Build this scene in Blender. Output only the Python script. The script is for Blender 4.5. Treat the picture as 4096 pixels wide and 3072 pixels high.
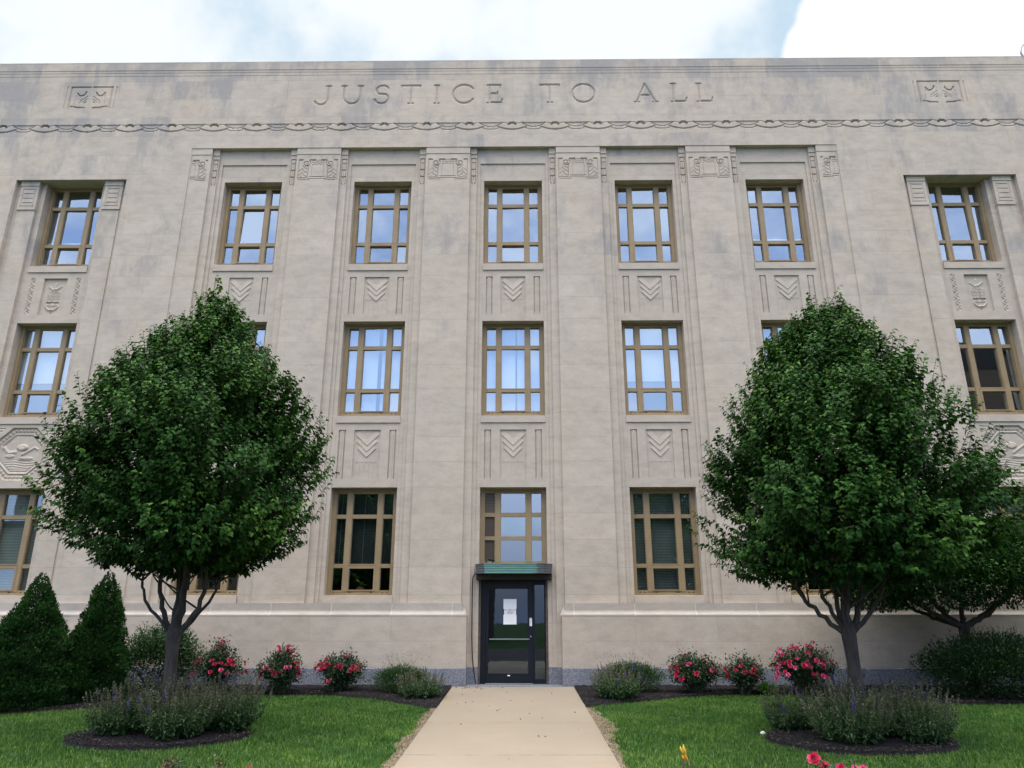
import bpy, math
import numpy as np
from math import radians as R, sin, cos, pi
rng = np.random.default_rng(7)
sc = bpy.context.scene
for o in list(bpy.data.objects):
    bpy.data.objects.remove(o)

# ------------------------------------------------------------------ camera, sky, sun, exposure
# everything is measured with z = 0 at eye level; the last lines lift the scene so the door threshold is z = 0
LIFT = 1.28
cam = bpy.data.objects.new('camera', bpy.data.cameras.new('camera'))
sc.collection.objects.link(cam)
cam.data.sensor_width = 36.0
cam.data.lens = 2958 / 4096 * 36.0
cam.data.clip_end = 3000
cam.location = (0.149, -16.989, 0)
cam.rotation_euler = (R(90 + 17.789), 0, R(0.5886))
sc.camera = cam

SUN_EL, SUN_AZ = 50.0, 8.0        # the sun stands behind the building, so the front is in open shade
world = bpy.data.worlds.new('World')
sc.world = world
world.use_nodes = True
wn, wl = world.node_tree.nodes, world.node_tree.links
wn.clear()


def wnode(t, **k):
    n = wn.new(t)
    for a, v in k.items():
        setattr(n, a, v)
    return n


def wmath(op, a, b=None, c=None, clamp=False):
    n = wnode('ShaderNodeMath', operation=op, use_clamp=clamp)
    for i, v in enumerate((a, b, c)):
        if v is None:
            continue
        if isinstance(v, (int, float)):
            n.inputs[i].default_value = v
        else:
            wl.new(v, n.inputs[i])
    return n.outputs[0]


def wrange(v, lo, hi, a=0.0, b=1.0):
    n = wnode('ShaderNodeMapRange', interpolation_type='SMOOTHSTEP')
    wl.new(v, n.inputs[0])
    for i, x in zip((1, 2, 3, 4), (lo, hi, a, b)):
        n.inputs[i].default_value = x
    return n.outputs[0]


sky = wnode('ShaderNodeTexSky', sky_type='NISHITA', sun_disc=False)
sky.sun_elevation = R(SUN_EL)
sky.sun_rotation = R(SUN_AZ)
sky.air_density = 1.0
sky.dust_density = 1.5
tc = wnode('ShaderNodeTexCoord')
sep = wnode('ShaderNodeSeparateXYZ')
wl.new(tc.outputs['Generated'], sep.inputs[0])


def wnoise(scale, detail, rough, zs=1.0, loc=(0, 0, 0)):
    mp = wnode('ShaderNodeMapping')
    mp.inputs['Scale'].default_value = (1, 1, zs)
    mp.inputs['Location'].default_value = loc
    wl.new(tc.outputs['Generated'], mp.inputs[0])
    n = wnode('ShaderNodeTexNoise')
    n.inputs['Scale'].default_value = scale
    n.inputs['Detail'].default_value = detail
    n.inputs['Roughness'].default_value = rough
    wl.new(mp.outputs[0], n.inputs['Vector'])
    return n.outputs['Fac']


def wmix(f, a, b, mode='MIX'):
    m = wnode('ShaderNodeMix', data_type='RGBA', blend_type=mode)
    for k, v in (('Factor', f), ('A', a), ('B', b)):
        if isinstance(v, bpy.types.NodeSocket):
            wl.new(v, m.inputs[k])
        else:
            m.inputs[k].default_value = (*v, 1) if isinstance(v, tuple) else v
    return m.outputs['Result']


# in front of the building: blue sky with soft cloud, thick bright cloud overhead
soft = wnoise(5.5, 6, 0.58, 1.6, (0.3, 0.1, 0.7))
frontsky = wmix(wrange(soft, 0.34, 0.68, 0.05, 0.95), wmix(1.0, sky.outputs[0], (1.95, 1.75, 1.85), 'MULTIPLY'), (6.3, 6.9, 8.6))
frontsky = wmix(1.0, frontsky, wmix(wrange(sep.outputs['Z'], 0.02, 0.42), (0.42, 0.46, 0.55), (1, 1, 1)), 'MULTIPLY')
frontsky = wmix(wrange(sep.outputs['Z'], 0.58, 0.86), frontsky, (25.0, 24.0, 22.6))
# behind the building: thin milky cloud with pale blue gaps and one crisp cumulus on the right
thin = wnoise(4.2, 5, 0.55, 1.0, (1.3, 0.6, 0.2))
edge = wnoise(9.0, 5, 0.55, 1.0, (2.0, 0.4, 0.0))
dotn = wnode('ShaderNodeVectorMath', operation='DOT_PRODUCT')
wl.new(tc.outputs['Generated'], dotn.inputs[0])
dotn.inputs[1].default_value = (0.80, -0.28, -0.53)
cum = wmath('ADD', dotn.outputs['Value'], wmath('MULTIPLY', wmath('SUBTRACT', edge, 0.5), 0.07))
gapx = wmath('ADD', thin, wmath('MULTIPLY', wrange(cum, -0.43, -0.30), -0.20))
gapx = wmath('ADD', gapx, wmath('MULTIPLY', wrange(sep.outputs['X'], -0.44, -0.56), -0.12))
backsky = wmix(wrange(gapx, 0.31, 0.56), (1.95, 2.62, 3.22), (3.50, 3.68, 3.78))
cum = wmath('MULTIPLY', wrange(cum, -0.295, -0.279), wrange(sep.outputs['X'], 0.2, 0.3))
backsky = wmix(cum, backsky, (4.2, 4.2, 4.2))
total = wmix(wmath('MULTIPLY', wrange(sep.outputs['Y'], 0.15, 0.45), wrange(sep.outputs['Z'], 0.88, 0.76)), frontsky, backsky)
bg = wnode('ShaderNodeBackground')
bg.inputs['Strength'].default_value = 0.15
wl.new(total, bg.inputs['Color'])
wo = wnode('ShaderNodeOutputWorld')
wl.new(bg.outputs[0], wo.inputs[0])

sun = bpy.data.objects.new('sun', bpy.data.lights.new('sun', 'SUN'))
sc.collection.objects.link(sun)
sun.data.energy = 2.5
sun.data.angle = R(0.5)
sun.data.color = (1.0, 0.95, 0.87)
sun.rotation_euler = (R(-(90 - SUN_EL)), 0, R(-SUN_AZ))
sun.location = (0, 30, 40)

sc.view_settings.view_transform = 'Standard'
sc.view_settings.look = 'None'
sc.view_settings.exposure = 0.88
sc.view_settings.gamma = 1.0
sc.cycles.max_bounces = 8
sc.cycles.transparent_max_bounces = 12
sc.cycles.use_denoising = True

# ------------------------------------------------------------------ materials


def new_mat(name):
    m = bpy.data.materials.new(name)
    m.use_nodes = True
    nt = m.node_tree
    nt.nodes.clear()
    out = nt.nodes.new('ShaderNodeOutputMaterial')
    b = nt.nodes.new('ShaderNodeBsdfPrincipled')
    nt.links.new(b.outputs[0], out.inputs[0])
    return m, nt, b, out


class NT:
    """small wrapper for building node graphs"""

    def __init__(s, nt):
        s.nt = nt
        s.tc = nt.nodes.new('ShaderNodeTexCoord')

    def n(s, t, **k):
        x = s.nt.nodes.new(t)
        for a, v in k.items():
            setattr(x, a, v)
        return x

    def link(s, a, b):
        s.nt.links.new(a, b)

    def setin(s, node, i, v):
        if isinstance(v, bpy.types.NodeSocket):
            s.link(v, node.inputs[i])
        else:
            node.inputs[i].default_value = v

    def mapping(s, scale=(1, 1, 1), loc=(0, 0, 0), rot=(0, 0, 0), src=None):
        m = s.n('ShaderNodeMapping')
        m.inputs['Scale'].default_value = scale
        m.inputs['Location'].default_value = loc
        m.inputs['Rotation'].default_value = rot
        s.link(src or s.tc.outputs['Object'], m.inputs[0])
        return m.outputs[0]

    def noise(s, scale, detail=4, rough=0.55, vec=None, out='Fac'):
        m = s.n('ShaderNodeTexNoise')
        m.inputs['Scale'].default_value = scale
        m.inputs['Detail'].default_value = detail
        m.inputs['Roughness'].default_value = rough
        s.link(vec or s.tc.outputs['Object'], m.inputs['Vector'])
        return m.outputs[out]

    def ramp(s, v, stops):
        r = s.n('ShaderNodeValToRGB')
        e = r.color_ramp.elements
        while len(e) < len(stops):
            e.new(0.5)
        for k, (p, c) in enumerate(stops):
            e[k].position = p
            e[k].color = (c, c, c, 1) if isinstance(c, (int, float)) else (*c, 1)
        s.link(v, r.inputs[0])
        return r.outputs[0]

    def mix(s, f, a, b, mode='MIX'):
        m = s.n('ShaderNodeMix', data_type='RGBA', blend_type=mode)
        s.setin(m, 'Factor', f)
        for k, v in (('A', a), ('B', b)):
            s.setin(m, k, (*v, 1) if isinstance(v, tuple) and len(v) == 3 else v)
        return m.outputs['Result']

    def math(s, op, a, b=0.0, clamp=False):
        m = s.n('ShaderNodeMath', operation=op, use_clamp=clamp)
        s.setin(m, 0, a)
        s.setin(m, 1, b)
        return m.outputs[0]

    def maprange(s, v, lo, hi, a=0.0, b=1.0):
        n = s.n('ShaderNodeMapRange', interpolation_type='SMOOTHSTEP')
        s.link(v, n.inputs[0])
        for i, x in zip((1, 2, 3, 4), (lo, hi, a, b)):
            n.inputs[i].default_value = x
        return n.outputs[0]

    def bump(s, h, strength, dist, bsdf):
        b = s.n('ShaderNodeBump')
        b.inputs['Strength'].default_value = strength
        b.inputs['Distance'].default_value = dist
        s.link(h, b.inputs['Height'])
        s.link(b.outputs[0], bsdf.inputs['Normal'])


def stone(name, bw=1.55, rowh=0.595, zoff=1.144, base=(0.446, 0.394, 0.333), joints=0.8, stain=True, offs=0.5, mort=None, msize=0.006):
    m, nt, b, out = new_mat(name)
    g = NT(nt)
    sepn = g.n('ShaderNodeSeparateXYZ')
    g.link(g.tc.outputs['Object'], sepn.inputs[0])
    comb = g.n('ShaderNodeCombineXYZ')
    g.link(sepn.outputs['X'], comb.inputs[0])
    g.link(g.math('SUBTRACT', sepn.outputs['Z'], zoff - rowh * 20), comb.inputs[1])
    bk = g.n('ShaderNodeTexBrick')
    bk.offset = offs
    bk.inputs['Color1'].default_value = (0.0, 0.0, 0.0, 1)
    bk.inputs['Color2'].default_value = (1, 1, 1, 1)
    bk.inputs['Mortar'].default_value = (0.5, 0.5, 0.5, 1)
    bk.inputs['Scale'].default_value = 1.0
    bk.inputs['Mortar Size'].default_value = msize
    bk.inputs['Mortar Smooth'].default_value = 0.3
    bk.inputs['Bias'].default_value = 0.0
    bk.inputs['Brick Width'].default_value = bw
    bk.inputs['Row Height'].default_value = rowh
    g.link(comb.outputs[0], bk.inputs['Vector'])
    tone = g.n('ShaderNodeSeparateColor')
    g.link(bk.outputs['Color'], tone.inputs[0])
    t = tone.outputs[0]
    c = g.mix(t, tuple(x * 0.905 for x in base), (base[0] * 1.07, base[1] * 1.06, base[2] * 1.05))
    big = g.noise(0.55, 5, 0.6)
    c = g.mix(g.ramp(big, [(0.30, 0.0), (0.72, 1.0)]), c, (base[0] * 1.0, base[1] * 0.955, base[2] * 0.91), 'MIX')
    # swirling limestone veins and fine grain
    vein = g.noise(2.6, 8, 0.68, g.mapping((1.0, 1.0, 1.9), rot=(0, 0.5, 0)))
    c = g.mix(0.5, c, g.ramp(vein, [(0.30, 0.37), (0.5, 0.5), (0.70, 0.61)]), 'OVERLAY')
    grain = g.noise(55, 3, 0.7)
    c = g.mix(0.45, c, g.ramp(grain, [(0.25, 0.40), (0.75, 0.60)]), 'OVERLAY')
    if stain:
        # blue-grey weathering: heaviest along the parapet and frieze, patchy on the upper wall, drips downward
        z = sepn.outputs['Z']
        drip = g.noise(1.0, 7, 0.62, g.mapping((1.0, 1.0, 0.42), loc=(3.1, 0, 1.7)))
        streak = g.noise(3.2, 6, 0.7, g.mapping((1.3, 1.0, 0.45), loc=(7.7, 0, 0)))
        blocky = g.math('MULTIPLY', g.math('SUBTRACT', t, 0.5), 0.16)
        s1 = g.math('ADD', g.math('MULTIPLY', drip, 0.72), g.math('MULTIPLY', streak, 0.34))
        s1 = g.math('ADD', s1, blocky)
        lift = g.math('ADD', g.maprange(z, 9.5, 13.2, 0.0, 0.040), g.maprange(z, 13.6, 14.8, 0.0, 0.085))
        s1 = g.math('ADD', s1, lift)
        side = g.math('ABSOLUTE', sepn.outputs['X'])
        s1 = g.math('ADD', s1, g.math('MULTIPLY', g.maprange(side, 8.2, 9.5, 0.0, 0.030), g.maprange(z, 6.5, 9.0)))
        fac = g.maprange(s1, 0.55, 0.76, 0.0, 0.68)
        fac = g.math('MULTIPLY', fac, g.maprange(z, 4.5, 9.0, 0.12, 1.0))
        c = g.mix(fac, c, (0.225, 0.222, 0.228))
        low = g.noise(0.75, 6, 0.65, g.mapping((1, 1, 1.0), loc=(11, 0, 4)))
        lf = g.math('MULTIPLY', g.maprange(low, 0.60, 0.74, 0.0, 0.42), g.maprange(z, 0.3, 0.0))
        c = g.mix(lf, c, (0.22, 0.205, 0.19))
    jf = g.math('MULTIPLY', bk.outputs['Fac'], joints * 0.40)
    c = g.mix(jf, c, mort or tuple(x * 0.55 for x in base))
    g.link(c, b.inputs['Base Color'])
    b.inputs['Roughness'].default_value = 0.86
    b.inputs['Specular IOR Level'].default_value = 0.25
    h = g.math('SUBTRACT', g.math('ADD', g.math('MULTIPLY', grain, 0.35), g.math('MULTIPLY', vein, 0.5)),
               g.math('MULTIPLY', bk.outputs['Fac'], 1.1))
    g.bump(h, 0.35, 0.012, b)
    return m


def plain(name, col, rough=0.6, spec=0.4, var=0.12, nscale=6.0, metallic=0.0, bumpd=0.0, coat=0.0):
    m, nt, b, out = new_mat(name)
    g = NT(nt)
    n = g.noise(nscale, 5, 0.6)
    c = g.mix(g.ramp(n, [(0.3, 0.0), (0.7, 1.0)]), tuple(x * (1 - var) for x in col), tuple(min(1, x * (1 + var)) for x in col))
    g.link(c, b.inputs['Base Color'])
    b.inputs['Roughness'].default_value = rough
    b.inputs['Specular IOR Level'].default_value = spec
    b.inputs['Metallic'].default_value = metallic
    b.inputs['Coat Weight'].default_value = coat
    if bumpd:
        g.bump(n, 0.5, bumpd, b)
    return m


def leafmat(name, dark, mid, light, rough=0.5, trans=0.18, spec=0.22):
    """foliage: per-leaf random tint carried by the mesh attribute 'tint'"""
    m, nt, b, out = new_mat(name)
    g = NT(nt)
    a = g.n('ShaderNodeAttribute', attribute_name='tint')
    c = g.ramp(a.outputs['Fac'], [(0.0, dark), (0.55, mid), (1.0, light)])
    g.link(c, b.inputs['Base Color'])
    b.inputs['Roughness'].default_value = rough
    b.inputs['Specular IOR Level'].default_value = spec
    tr = g.n('ShaderNodeBsdfTranslucent')
    g.link(g.mix(1.0, c, (1.0, 1.25, 0.5), 'MULTIPLY'), tr.inputs['Color'])
    mx = g.n('ShaderNodeMixShader')
    mx.inputs[0].default_value = trans
    g.link(b.outputs[0], mx.inputs[1])
    g.link(tr.outputs[0], mx.inputs[2])
    g.link(mx.outputs[0], out.inputs[0])
    return m


def glass(name, refl, tint=(0.80, 0.92, 1.0), through=(0.55, 0.62, 0.66), wob=0.0015):
    """coated window glass: part mirror, part see-through to the room behind"""
    m, nt, b, out = new_mat(name)
    nt.nodes.remove(b)
    g = NT(nt)
    gl = g.n('ShaderNodeBsdfGlossy')
    gl.inputs['Roughness'].default_value = 0.015
    gl.inputs['Color'].default_value = (*tint, 1)
    tr = g.n('ShaderNodeBsdfTransparent')
    tr.inputs['Color'].default_value = (*through, 1)
    n = g.noise(1.3, 3, 0.5)
    bp = g.n('ShaderNodeBump')
    bp.inputs['Strength'].default_value = 0.5
    bp.inputs['Distance'].default_value = wob
    g.link(n, bp.inputs['Height'])
    g.link(bp.outputs[0], gl.inputs['Normal'])
    mx = g.n('ShaderNodeMixShader')
    mx.inputs[0].default_value = refl
    g.link(tr.outputs[0], mx.inputs[1])
    g.link(gl.outputs[0], mx.inputs[2])
    g.link(mx.outputs[0], out.inputs[0])
    return m


M = {}
M['wall'] = stone('limestone_wall')
M['shaft'] = stone('limestone_shaft', bw=500.0)
M['carved'] = stone('limestone_carved', bw=500.0, rowh=500.0, zoff=-100.0, joints=0.0)
M['base'] = stone('limestone_base', bw=1.75, rowh=0.515, zoff=-0.409, base=(0.426, 0.377, 0.319))
M['ledge'] = stone('limestone_ledge', bw=1.32, rowh=9.0, zoff=-4.0, base=(0.365, 0.335, 0.300), joints=1.6, mort=(0.66, 0.63, 0.58), offs=0.0, msize=0.006)


def granite():
    m, nt, b, out = new_mat('granite')
    g = NT(nt)
    v = g.n('ShaderNodeTexVoronoi', feature='F1')
    v.inputs['Scale'].default_value = 75
    g.link(g.tc.outputs['Object'], v.inputs['Vector'])
    sp = g.n('ShaderNodeSeparateColor')
    g.link(v.outputs['Color'], sp.inputs[0])
    c = g.ramp(sp.outputs[0], [(0.0, (0.085, 0.092, 0.112)), (0.3, (0.135, 0.145, 0.175)), (0.75, (0.175, 0.185, 0.22)), (1.0, (0.30, 0.31, 0.34))])
    c = g.mix(0.25, c, g.ramp(g.noise(1.1, 5), [(0.3, 0.3), (0.7, 0.6)]), 'OVERLAY')
    g.link(c, b.inputs['Base Color'])
    b.inputs['Roughness'].default_value = 0.62
    return m


M['granite'] = granite()
M['bronze'] = plain('bronze_paint', (0.262, 0.193, 0.106), 0.5, 0.35, 0.12, 3.0)
M['bronze_dark'] = plain('louvre_brown', (0.060, 0.046, 0.035), 0.55, 0.3, 0.10, 3.0)
M['glass'] = glass('window_glass', 0.36, (0.80, 0.92, 1.0), (0.82, 0.88, 0.90))
M['glass_low'] = glass('window_glass_low', 0.26, (0.75, 0.9, 1.0), (0.62, 0.68, 0.70))
M['glass_door'] = glass('door_glass', 0.09, (0.72, 0.86, 1.0), (0.25, 0.27, 0.30))
M['black_metal'] = plain('black_anodised', (0.007, 0.009, 0.015), 0.45, 0.22, 0.2, 4.0)
M['jamb'] = plain('weathered_jamb', (0.075, 0.058, 0.046), 0.6, 0.4, 0.5, 9.0)
M['steel'] = plain('brushed_steel', (0.27, 0.27, 0.27), 0.35, 0.5, 0.1, 10.0, metallic=0.8)
M['paper'] = plain('paper', (0.90, 0.90, 0.90), 0.8, 0.2, 0.02, 3.0)
M['ink'] = plain('ink', (0.16, 0.16, 0.17), 0.8, 0.1, 0.05, 3.0)
M['rubber'] = plain('black_cable', (0.010, 0.010, 0.011), 0.5, 0.4, 0.1, 10.0)
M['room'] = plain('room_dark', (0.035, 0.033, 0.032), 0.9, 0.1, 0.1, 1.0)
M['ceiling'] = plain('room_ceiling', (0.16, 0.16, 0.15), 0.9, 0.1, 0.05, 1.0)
M['roof'] = plain('roof_gravel', (0.16, 0.155, 0.15), 0.9, 0.1, 0.2, 3.0)
M['curtain'] = plain('pale_curtain', (0.72, 0.76, 0.78), 0.85, 0.2, 0.03, 1.0)
M['shade'] = plain('grey_shade', (0.16, 0.20, 0.24), 0.85, 0.2, 0.05, 1.0)


def blindmat(name, c0, c1):
    m, nt, b, out = new_mat(name)
    g = NT(nt)
    w = g.n('ShaderNodeTexWave', bands_direction='Z')
    w.inputs['Scale'].default_value = 9.0
    w.inputs['Distortion'].default_value = 0.15
    g.link(g.tc.outputs['Object'], w.inputs['Vector'])
    g.link(g.mix(w.outputs['Fac'], c0, c1), b.inputs['Base Color'])
    b.inputs['Roughness'].default_value = 0.6
    return m


M['blind'] = blindmat('slat_blind', (0.060, 0.068, 0.058), (0.31, 0.345, 0.295))
M['blind_dark'] = blindmat('slat_blind_dark', (0.010, 0.012, 0.012), (0.040, 0.046, 0.040))
M['blind_pale'] = blindmat('slat_blind_pale', (0.16, 0.19, 0.16), (0.50, 0.55, 0.46))
M['louvre'] = blindmat('louvre_grille', (0.020, 0.016, 0.013), (0.14, 0.11, 0.085))


def copper():
    m, nt, b, out = new_mat('patinated_copper')
    g = NT(nt)
    sp = g.n('ShaderNodeSeparateXYZ')
    g.link(g.tc.outputs['Object'], sp.inputs[0])
    n1 = g.noise(4.0, 8, 0.7, g.mapping((1.2, 1, 5.0)))
    n2 = g.noise(11.0, 6, 0.7, g.mapping((0.7, 1, 3.0), loc=(4, 0, 2)))
    mid = g.math('MULTIPLY', g.maprange(sp.outputs['X'], -0.66, -0.60), g.maprange(sp.outputs['X'], 0.62, 0.42))
    f = g.math('ADD', g.math('MULTIPLY', n1, 0.75), g.math('MULTIPLY', mid, 0.30))
    c = g.mix(g.maprange(f, 0.40, 0.66), (0.095, 0.098, 0.100), (0.125, 0.285, 0.245))
    c = g.mix(g.maprange(n2, 0.52, 0.70, 0, 0.75), c, (0.20, 0.335, 0.295))
    c = g.mix(g.maprange(n2, 0.40, 0.28, 0, 0.8), c, (0.060, 0.045, 0.047))
    g.link(c, b.inputs['Base Color'])
    b.inputs['Roughness'].default_value = 0.6
    b.inputs['Metallic'].default_value = 0.15
    g.bump(n1, 0.4, 0.01, b)
    return m


M['copper'] = copper()
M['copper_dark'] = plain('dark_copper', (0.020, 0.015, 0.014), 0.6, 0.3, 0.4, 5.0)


def concrete():
    m, nt, b, out = new_mat('tan_concrete')
    g = NT(nt)
    base = (0.230, 0.194, 0.147)
    n = g.noise(0.9, 6, 0.62)
    c = g.mix(g.ramp(n, [(0.3, 0.0), (0.7, 1.0)]), tuple(x * 0.93 for x in base), tuple(x * 1.06 for x in base))
    rust = g.noise(1.6, 7, 0.7, g.mapping((0.7, 1.6, 1), loc=(5, 2, 0)))
    c = g.mix(g.maprange(rust, 0.56, 0.74, 0, 0.5), c, (0.26, 0.165, 0.085))
    fine = g.noise(130, 2, 0.7)
    c = g.mix(0.35, c, g.ramp(fine, [(0.25, 0.36), (0.75, 0.62)]), 'OVERLAY')
    sp = g.n('ShaderNodeSeparateXYZ')
    g.link(g.tc.outputs['Object'], sp.inputs[0])
    wob = g.math('MULTIPLY', g.math('SUBTRACT', g.noise(0.6, 3), 0.5), 0.12)
    acc = None
    for y0, s in ((-2.49, 0.26), (-4.86, 0.50), (-7.17, 0.60), (-9.6, 0.3), (-12.0, 0.3)):
        d = g.math('ABSOLUTE', g.math('ADD', g.math('SUBTRACT', sp.outputs['Y'], y0), wob))
        k = g.math('MULTIPLY', g.maprange(d, 0.05, 0.0), s)
        acc = k if acc is None else g.math('MAXIMUM', acc, k)
    br = g.noise(3.0, 6, 0.75, g.mapping((1, 0.3, 1)))
    acc = g.math('MULTIPLY', acc, g.maprange(br, 0.35, 0.62))
    c = g.mix(acc, c, (0.12, 0.09, 0.06))
    ed = g.maprange(g.math('ABSOLUTE', sp.outputs['X']), 1.12, 1.29, 0.0, 0.25)
    c = g.mix(g.math('MULTIPLY', ed, g.maprange(br, 0.4, 0.6)), c, (0.17, 0.125, 0.08))
    g.link(c, b.inputs['Base Color'])
    b.inputs['Roughness'].default_value = 0.9
    g.bump(fine, 0.3, 0.004, b)
    return m


M['concrete'] = concrete()


def soilmat(name, a, bcol, sc1, bump=0.03):
    m, nt, b, out = new_mat(name)
    g = NT(nt)
    n = g.noise(sc1, 6, 0.75)
    n2 = g.noise(2.2, 5, 0.6)
    c = g.mix(g.ramp(n, [(0.35, 0.0), (0.68, 1.0)]), a, bcol)
    c = g.mix(0.4, c, g.ramp(n2, [(0.3, 0.35), (0.7, 0.62)]), 'OVERLAY')
    g.link(c, b.inputs['Base Color'])
    b.inputs['Roughness'].default_value = 0.95
    b.inputs['Specular IOR Level'].default_value = 0.2
    g.bump(n, 0.9, bump, b)
    return m


M['mulch'] = soilmat('dark_mulch', (0.004, 0.0037, 0.0046), (0.020, 0.0175, 0.020), 38)
M['chip'] = leafmat('mulch_chips', (0.005, 0.005, 0.006), (0.020, 0.017, 0.019), (0.11, 0.09, 0.075), 0.9, 0.0, 0.2)
M['bare'] = soilmat('bare_soil', (0.085, 0.062, 0.040), (0.25, 0.20, 0.135), 30, 0.02)
M['gravel'] = leafmat('gravel_bits', (0.06, 0.045, 0.03), (0.20, 0.165, 0.115), (0.42, 0.37, 0.29), 0.9, 0.0, 0.2)
M['turf'] = soilmat('turf_ground', (0.012, 0.028, 0.008), (0.035, 0.085, 0.016), 24, 0.03)
M['grass'] = leafmat('grass_blades', (0.026, 0.074, 0.010), (0.060, 0.158, 0.018), (0.195, 0.270, 0.055), 0.55, 0.30, 0.3)
M['pear'] = leafmat('pear_leaves', (0.007, 0.028, 0.006), (0.026, 0.080, 0.014), (0.095, 0.185, 0.032), 0.55, 0.18, 0.07)
M['crab'] = leafmat('small_tree_leaves', (0.008, 0.026, 0.007), (0.026, 0.072, 0.016), (0.085, 0.160, 0.032), 0.5, 0.2, 0.15)
M['cedar'] = leafmat('arborvitae_sprays', (0.005, 0.020, 0.005), (0.017, 0.058, 0.011), (0.052, 0.120, 0.020), 0.65, 0.12, 0.12)
M['shrub'] = leafmat('shrub_leaves', (0.008, 0.024, 0.008), (0.024, 0.068, 0.017), (0.075, 0.135, 0.035), 0.5, 0.18, 0.35)
M['yew'] = leafmat('yew_needles', (0.007, 0.024, 0.006), (0.022, 0.066, 0.012), (0.060, 0.120, 0.022), 0.55, 0.12, 0.35)
M['roseleaf'] = leafmat('rose_leaves', (0.012, 0.030, 0.015), (0.032, 0.074, 0.032), (0.10, 0.13, 0.065), 0.5, 0.15, 0.25)
M['redleaf'] = leafmat('young_rose_leaves', (0.030, 0.012, 0.010), (0.085, 0.020, 0.020), (0.16, 0.06, 0.055), 0.4, 0.15, 0.5)
M['sageleaf'] = leafmat('salvia_leaves', (0.016, 0.042, 0.017), (0.058, 0.122, 0.040), (0.16, 0.24, 0.085), 0.6, 0.18, 0.3)
M['spent'] = leafmat('spent_spikes', (0.080, 0.100, 0.058), (0.18, 0.185, 0.11), (0.32, 0.28, 0.19), 0.8, 0.1, 0.2)
M['violet'] = leafmat('violet_spikes', (0.030, 0.020, 0.10), (0.070, 0.045, 0.21), (0.13, 0.09, 0.32), 0.7, 0.15, 0.2)
M['rosered'] = leafmat('red_petals', (0.28, 0.004, 0.028), (0.50, 0.014, 0.075), (0.66, 0.07, 0.17), 0.55, 0.2, 0.3)
M['rosepink'] = leafmat('pink_petals', (0.42, 0.010, 0.09), (0.62, 0.045, 0.19), (0.80, 0.30, 0.45), 0.55, 0.2, 0.3)
M['lily'] = leafmat('lily_petals', (0.50, 0.14, 0.01), (0.62, 0.33, 0.02), (0.75, 0.55, 0.08), 0.5, 0.25, 0.3)
M['lime'] = leafmat('young_leaves', (0.05, 0.12, 0.015), (0.12, 0.24, 0.03), (0.22, 0.33, 0.05), 0.5, 0.25, 0.3)


def barkmat(name, a, b2):
    m, nt, b, out = new_mat(name)
    g = NT(nt)
    n = g.noise(9, 7, 0.7, g.mapping((1.5, 1.5, 0.35)))
    g.link(g.mix(g.ramp(n, [(0.35, 0.0), (0.65, 1.0)]), a, b2), b.inputs['Base Color'])
    b.inputs['Roughness'].default_value = 0.9
    g.bump(n, 0.8, 0.02, b)
    return m


M['bark'] = barkmat('pear_bark', (0.026, 0.022, 0.021), (0.072, 0.061, 0.057))
M['bark_dark'] = barkmat('dark_bark', (0.020, 0.016, 0.014), (0.060, 0.048, 0.042))
M['twig'] = plain('green_twig', (0.055, 0.060, 0.028), 0.7, 0.3, 0.3, 20.0)
M['dark_brick'] = plain('dark_brick', (0.050, 0.040, 0.036), 0.9, 0.2, 0.15, 4.0)
M['asphalt'] = plain('asphalt', (0.05, 0.05, 0.052), 0.9, 0.2, 0.2, 30.0)
M['terracotta'] = plain('clay_pot', (0.20, 0.085, 0.05), 0.8, 0.2, 0.1, 8.0)
M['white_stone'] = plain('white_stone', (0.62, 0.60, 0.56), 0.8, 0.2, 0.1, 15.0, bumpd=0.01)

# ------------------------------------------------------------------ mesh helpers
COL = sc.collection


def mesh_obj(name, V, F, mat, parent=None, smooth=False, tint=None, world_coords=True):
    """link ONE mesh object; V (n,3), F an (m,k) array or a list of such arrays"""
    V = np.asarray(V, np.float32).reshape(-1, 3)
    Fs = F if isinstance(F, list) else [F]
    Fs = [np.asarray(f, np.int32) for f in Fs if len(f)]
    me = bpy.data.meshes.new(name)
    me.vertices.add(len(V))
    me.vertices.foreach_set('co', V.ravel())
    nl = sum(f.size for f in Fs)
    me.loops.add(nl)
    me.polygons.add(sum(len(f) for f in Fs))
    me.loops.foreach_set('vertex_index', np.concatenate([f.ravel() for f in Fs]))
    tot = np.concatenate([np.full(len(f), f.shape[1], np.int32) for f in Fs])
    st = np.concatenate([[0], np.cumsum(tot)[:-1]]).astype(np.int32)
    me.polygons.foreach_set('loop_start', st)
    me.polygons.foreach_set('loop_total', tot)
    me.polygons.foreach_set('use_smooth', np.full(len(tot), bool(smooth)))
    if tint is not None:
        a = me.attributes.new('tint', 'FLOAT', 'POINT')
        a.data.foreach_set('value', np.asarray(tint, np.float32))
    me.update(calc_edges=True)
    me.materials.append(mat)
    o = bpy.data.objects.new(name, me)
    COL.objects.link(o)
    if parent is not None:
        o.parent = parent
        if world_coords:
            w = np.zeros(3)
            p = parent
            while p is not None:
                w += np.array(p.location)
                p = p.parent
            o.location = tuple(-w)
    return o


def tag(o, label=None, cat=None, group=None, kind=None):
    if label:
        o['label'] = label
    if cat:
        o['category'] = cat
    if group:
        o['group'] = group
    if kind:
        o['kind'] = kind
    return o


def thing(name, loc, label, cat, group=None):
    o = bpy.data.objects.new(name, None)
    o.empty_display_size = 0.2
    COL.objects.link(o)
    o.location = loc
    return tag(o, label, cat, group)


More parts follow.
